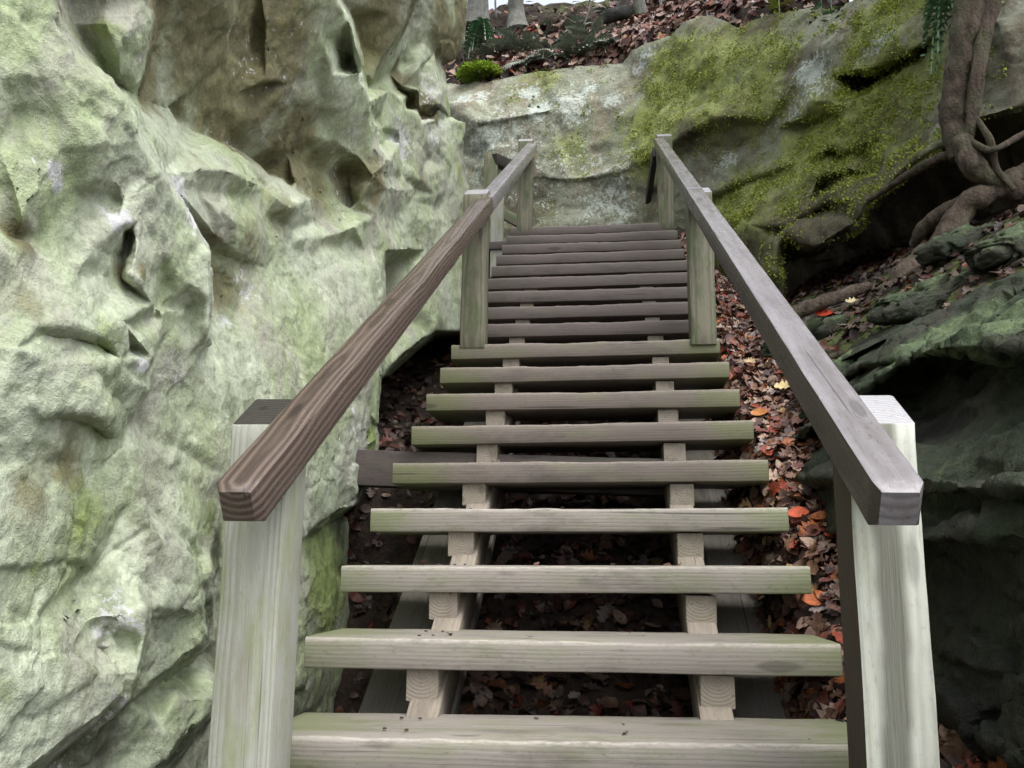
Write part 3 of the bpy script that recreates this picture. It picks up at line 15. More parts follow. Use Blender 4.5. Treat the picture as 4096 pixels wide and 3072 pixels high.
 'outcrop': ([(1.05,3.153,1.291),(1.12,2.813,1.376),(1.25,2.576,1.506),(1.38,2.372,1.537),(1.5,1.95,1.528),(1.62,1.73,1.552),(1.7,1.191,1.498),(1.75,0.367,1.362),(1.8,-0.307,1.224),(0.98,2.6,1.162),(1.03,2.181,1.208),(1.14,2.064,1.331),(1.25,1.858,1.367),(1.38,1.585,1.405),(1.5,1.412,1.431),(1.56,0.886,1.377),(1.08,3.06,1.188),(1.13,2.624,1.232),(1.25,2.494,1.368),(1.36,2.226,1.426),(1.47,1.846,1.456),(0.95,2.306,1.048),(0.99,1.896,1.066),(1.07,1.693,1.165),(1.17,1.537,1.241),(1.3,1.343,1.313),(1.4,1.35,1.354),(1.48,1.142,1.356),(1.52,0.805,1.314),(1.55,0.046,1.209),(1.02,2.632,1.06),(1.06,2.215,1.078),(1.14,1.973,1.182),(1.24,1.782,1.259),(0.91,1.973,0.945),(0.93,1.57,0.958),(0.99,1.332,1.023),(1.05,1.085,1.05),(1.16,0.911,1.127),(1.2,0.803,1.132),(1.22,0.633,1.104),(1.24,0.436,1.057),(1.25,0.233,0.999),(1.25,-0.407,0.838),(1.3,-0.855,0.742),(1.32,1.192,1.27),(1.37,0.853,1.22),(1.39,0.615,1.174),(1.42,0.225,1.133),(0.97,2.271,0.961),(1.02,1.957,0.977),(1.1,1.759,1.05),(1.2,1.534,1.092),(1.34,1.447,1.209),(1.4,1.376,1.223),(1.42,1.16,1.189),(1.42,0.885,1.127),(1.42,0.623,1.058),(1.42,-0.114,0.879),(1.16,1.346,0.96),(1.3,1.184,1.029),(1.36,0.871,1.016),(1.34,0.468,0.901),(1.22,0.744,0.828),(1.15,1.02,0.866),(1.3,0.049,0.796),(0.9,1.989,0.906),(0.93,1.55,0.835),(0.97,1.218,0.799),(1.02,0.879,0.771),(1.06,0.518,0.701),(1.08,0.201,0.656),(1.1,-0.044,0.638),(1.12,-0.587,0.603),(1.12,-1.049,0.552),(0.86,1.758,0.804),(0.88,1.303,0.751),(0.9,0.906,0.71),(0.94,0.61,0.675),(0.97,0.256,0.63),(0.99,-0.029,0.604),(1,-0.27,0.589),(1.02,-0.754,0.556),(1.05,-1.135,0.528),(0.92,2.042,0.761),(0.93,1.481,0.722),(0.95,1.12,0.693),(0.99,0.796,0.659),(1.03,0.444,0.617),(1.05,0.135,0.592),(1.06,-0.126,0.579),(1.08,-0.646,0.549),(0.88,1.476,0.518),(0.89,1.014,0.524),(0.91,0.677,0.506),(0.95,0.227,0.487),(0.98,-0.031,0.492),(1,-0.246,0.48),(0.92,1.658,0.493),(0.95,1.281,0.5),(0.98,0.947,0.489),(1.02,0.446,0.472),(1.05,0.16,0.476),(1.07,-0.077,0.466),(0.9,1.353,0.291),(0.9,1.229,0.119),(0.9,1.079,-0.034),(0.9,0.958,-0.229),(0.9,0.533,-0.673),(0.92,0.215,-1.356),(0.88,1.607,0.603),(0.95,0.893,0.228),(0.99,0.401,0.26),(1.03,-0.001,0.286),(0.96,0.589,-0.034),(1,0.121,0.043),(1.02,-0.124,0.135),(1.05,-0.644,0.286),(1.06,-0.326,0.453),(1,-0.529,0.383),(0.96,0.087,0.058),(0.97,-0.029,0.034),(0.98,-0.193,0.019),(1.02,0.281,0.011),(1.03,0.152,-0.014),(1.04,-0.029,-0.028),(1,-0.495,-0.834),(1.05,-0.978,-0.229),(1.08,-1.053,0.322),(0.894,1.638,0.728),(0.912,1.442,0.451)],
  [(9,21,16),(21,9,0),(34,30,66),(21,66,30),(66,21,0),(0,10,1),(10,0,9),(17,9,16),(49,34,66),(1,11,2),(11,1,10),(18,10,17),(23,17,22),(22,16,21),(31,21,30),(35,30,34),(34,50,35),(50,34,49),(49,67,50),(67,49,66),(67,66,75),(75,76,67),(129,85,76),(110,85,129),(110,93,85),(93,110,92),(99,100,94),(64,59,69),(4,14,5),(26,20,25),(25,38,45),(52,60,53),(60,52,59),(60,59,64),(3,13,4),(13,3,12),(12,20,13),(25,19,24),(38,24,33),(38,33,37),(37,52,53),(51,59,52),(59,51,68),(68,69,59),(69,68,77),(77,78,69),(78,77,86),(86,87,78),(87,86,94),(114,111,106),(114,106,107),(2,12,3),(12,2,11),(11,19,12),(24,18,23),(33,23,32),(37,32,36),(36,52,37),(36,51,52),(32,22,31),(36,31,35),(51,35,50),(50,68,51),(68,50,67),(68,67,76),(76,77,68),(77,76,85),(85,86,77),(86,85,93),(93,94,86),(93,99,94),(99,93,92),(130,99,92),(104,99,130),(104,100,99),(104,111,100),(111,104,105),(105,106,111),(54,55,40),(27,14,26),(40,26,39),(39,54,40),(47,27,46),(46,41,47),(5,15,6),(40,41,46),(41,40,55),(55,56,41),(55,61,56),(61,55,54),(71,63,70),(71,70,79),(79,80,71),(80,79,88),(88,89,80),(88,96,89),(96,88,95),(95,102,96),(102,95,101),(102,101,112),(112,113,102),(113,112,120),(120,121,115),(81,91,82),(118,90,97),(118,97,103),(6,29,7),(48,28,42),(43,48,42),(65,73,58),(91,128,83),(128,91,117),(117,127,128),(8,7,29),(29,44,8),(44,29,43),(44,43,58),(58,74,44),(74,58,73),(73,83,74),(83,73,82),(82,91,83),(119,117,91),(48,43,29),(65,57,62),(65,62,72),(72,73,65),(118,119,91),(119,118,103),(116,117,119),(117,116,122),(117,122,125),(125,127,117),(27,28,15),(28,27,47),(47,42,28),(42,47,41),(42,41,56),(56,57,42),(56,62,57),(62,56,61),(62,61,63),(62,63,71),(71,72,62),(71,81,72),(81,71,80),(80,90,81),(90,80,89),(90,89,96),(96,97,90),(97,96,102),(102,103,97),(103,102,113),(113,119,103),(113,116,119),(116,113,120),(116,120,115),(116,115,121),(121,122,116),(122,121,124),(124,125,122),(45,39,26),(39,45,38),(38,54,39),(54,38,53),(54,53,60),(60,61,54),(60,63,61),(63,60,64),(64,70,63),(70,64,69),(70,69,78),(78,79,70),(79,78,87),(87,88,79),(87,95,88),(95,87,94),(95,94,100),(100,101,95),(101,100,111),(111,112,101),(112,111,114),(114,120,112),(114,123,120),(114,124,123),(124,114,107),(124,107,108),(108,125,124),(108,127,125),(108,126,127),(108,109,126),(9,17,10),(10,18,11),(26,13,20),(13,26,14),(14,4,13),(15,14,27),(15,5,14),(16,22,17),(17,23,18),(18,24,19),(19,11,18),(19,25,20),(20,12,19),(21,31,22),(22,32,23),(23,33,24),(24,38,25),(26,25,45),(46,26,40),(26,46,27),(29,28,48),(29,15,28),(29,6,15),(30,35,31),(31,36,32),(32,37,33),(35,51,36),(37,53,38),(43,42,57),(57,65,58),(57,58,43),(72,82,73),(82,72,81),(91,90,118),(91,81,90),(129,76,75),(123,124,121),(121,120,123)]),
 'hillside': ([(-3.128,8.271,6.307),(-2.071,7.907,6.113),(-1.557,7.633,5.956),(-1.202,7.449,5.886),(-0.933,7.398,5.925),(-0.636,7.325,5.932),(-0.26,7.266,5.912),(0.08,7.203,5.891),(0.358,7.085,5.856),(0.478,6.933,5.911),(0.648,6.8,5.898),(0.848,6.622,5.867),(1.015,6.426,5.909),(1.186,6.252,5.845),(1.416,5.937,5.484),(1.63,5.661,5.442),(1.872,5.315,5.245),(2.107,5.064,5.082),(-3.181,8.4,6.664),(-2.126,8.121,6.559),(-1.609,7.91,6.345),(-1.247,7.757,6.273),(-0.931,7.645,6.232),(-0.627,7.574,6.235),(-0.241,7.514,6.22),(0.11,7.451,6.207),(0.338,7.326,6.184),(0.643,7.139,6.257),(0.908,6.954,6.295),(1.108,6.764,6.326),(1.39,6.526,6.125),(1.713,6.176,5.99),(2.002,5.834,5.798),(2.346,5.391,5.631),(-2.298,8.872,7.337),(-1.578,8.678,7.145),(-1.236,8.615,7.126),(-0.736,8.562,7.14),(-0.244,8.515,7.122),(0.238,8.363,7.108),(0.701,8.101,7.125),(1.13,7.729,7.159),(-3.587,9.598,8.167),(-2.487,9.69,8.288),(-1.953,9.828,8.389),(-1.559,9.952,8.489),(-1.262,9.977,8.521),(-1.047,10.08,8.635),(-0.678,10.201,8.736),(-0.452,10.226,8.731),(-0.188,10.244,8.778),(0.077,10.169,8.78),(0.624,9.84,8.658),(1.124,9.316,8.466),(2.008,8.449,8.132),(2.941,7.325,7.575)],
  [(42,34,43),(34,42,18),(18,19,34),(18,1,19),(1,18,0),(44,35,45),(20,21,35),(20,3,21),(3,20,2),(44,43,34),(34,35,44),(34,20,35),(20,34,19),(20,19,1),(1,2,20),(46,37,47),(37,46,36),(36,22,37),(4,5,22),(49,38,50),(38,49,48),(23,6,24),(48,47,37),(37,38,48),(37,24,38),(37,23,24),(23,37,22),(23,22,5),(5,6,23),(45,36,46),(36,45,35),(36,35,21),(21,22,36),(21,4,22),(4,21,3),(26,8,9),(25,26,39),(25,8,26),(8,25,7),(53,52,40),(28,40,27),(27,11,28),(27,10,11),(52,51,39),(39,40,52),(39,27,40),(27,39,26),(27,26,9),(9,10,27),(14,30,13),(41,30,54),(30,41,29),(29,13,30),(13,29,12),(32,33,55),(32,17,33),(32,16,17),(16,32,31),(16,31,15),(54,32,55),(54,31,32),(31,54,30),(30,15,31),(15,30,14),(53,41,54),(41,53,40),(41,40,28),(28,29,41),(28,12,29),(12,28,11),(50,39,51),(39,50,38),(38,25,39),(25,38,24),(24,7,25),(7,24,6)]),
}

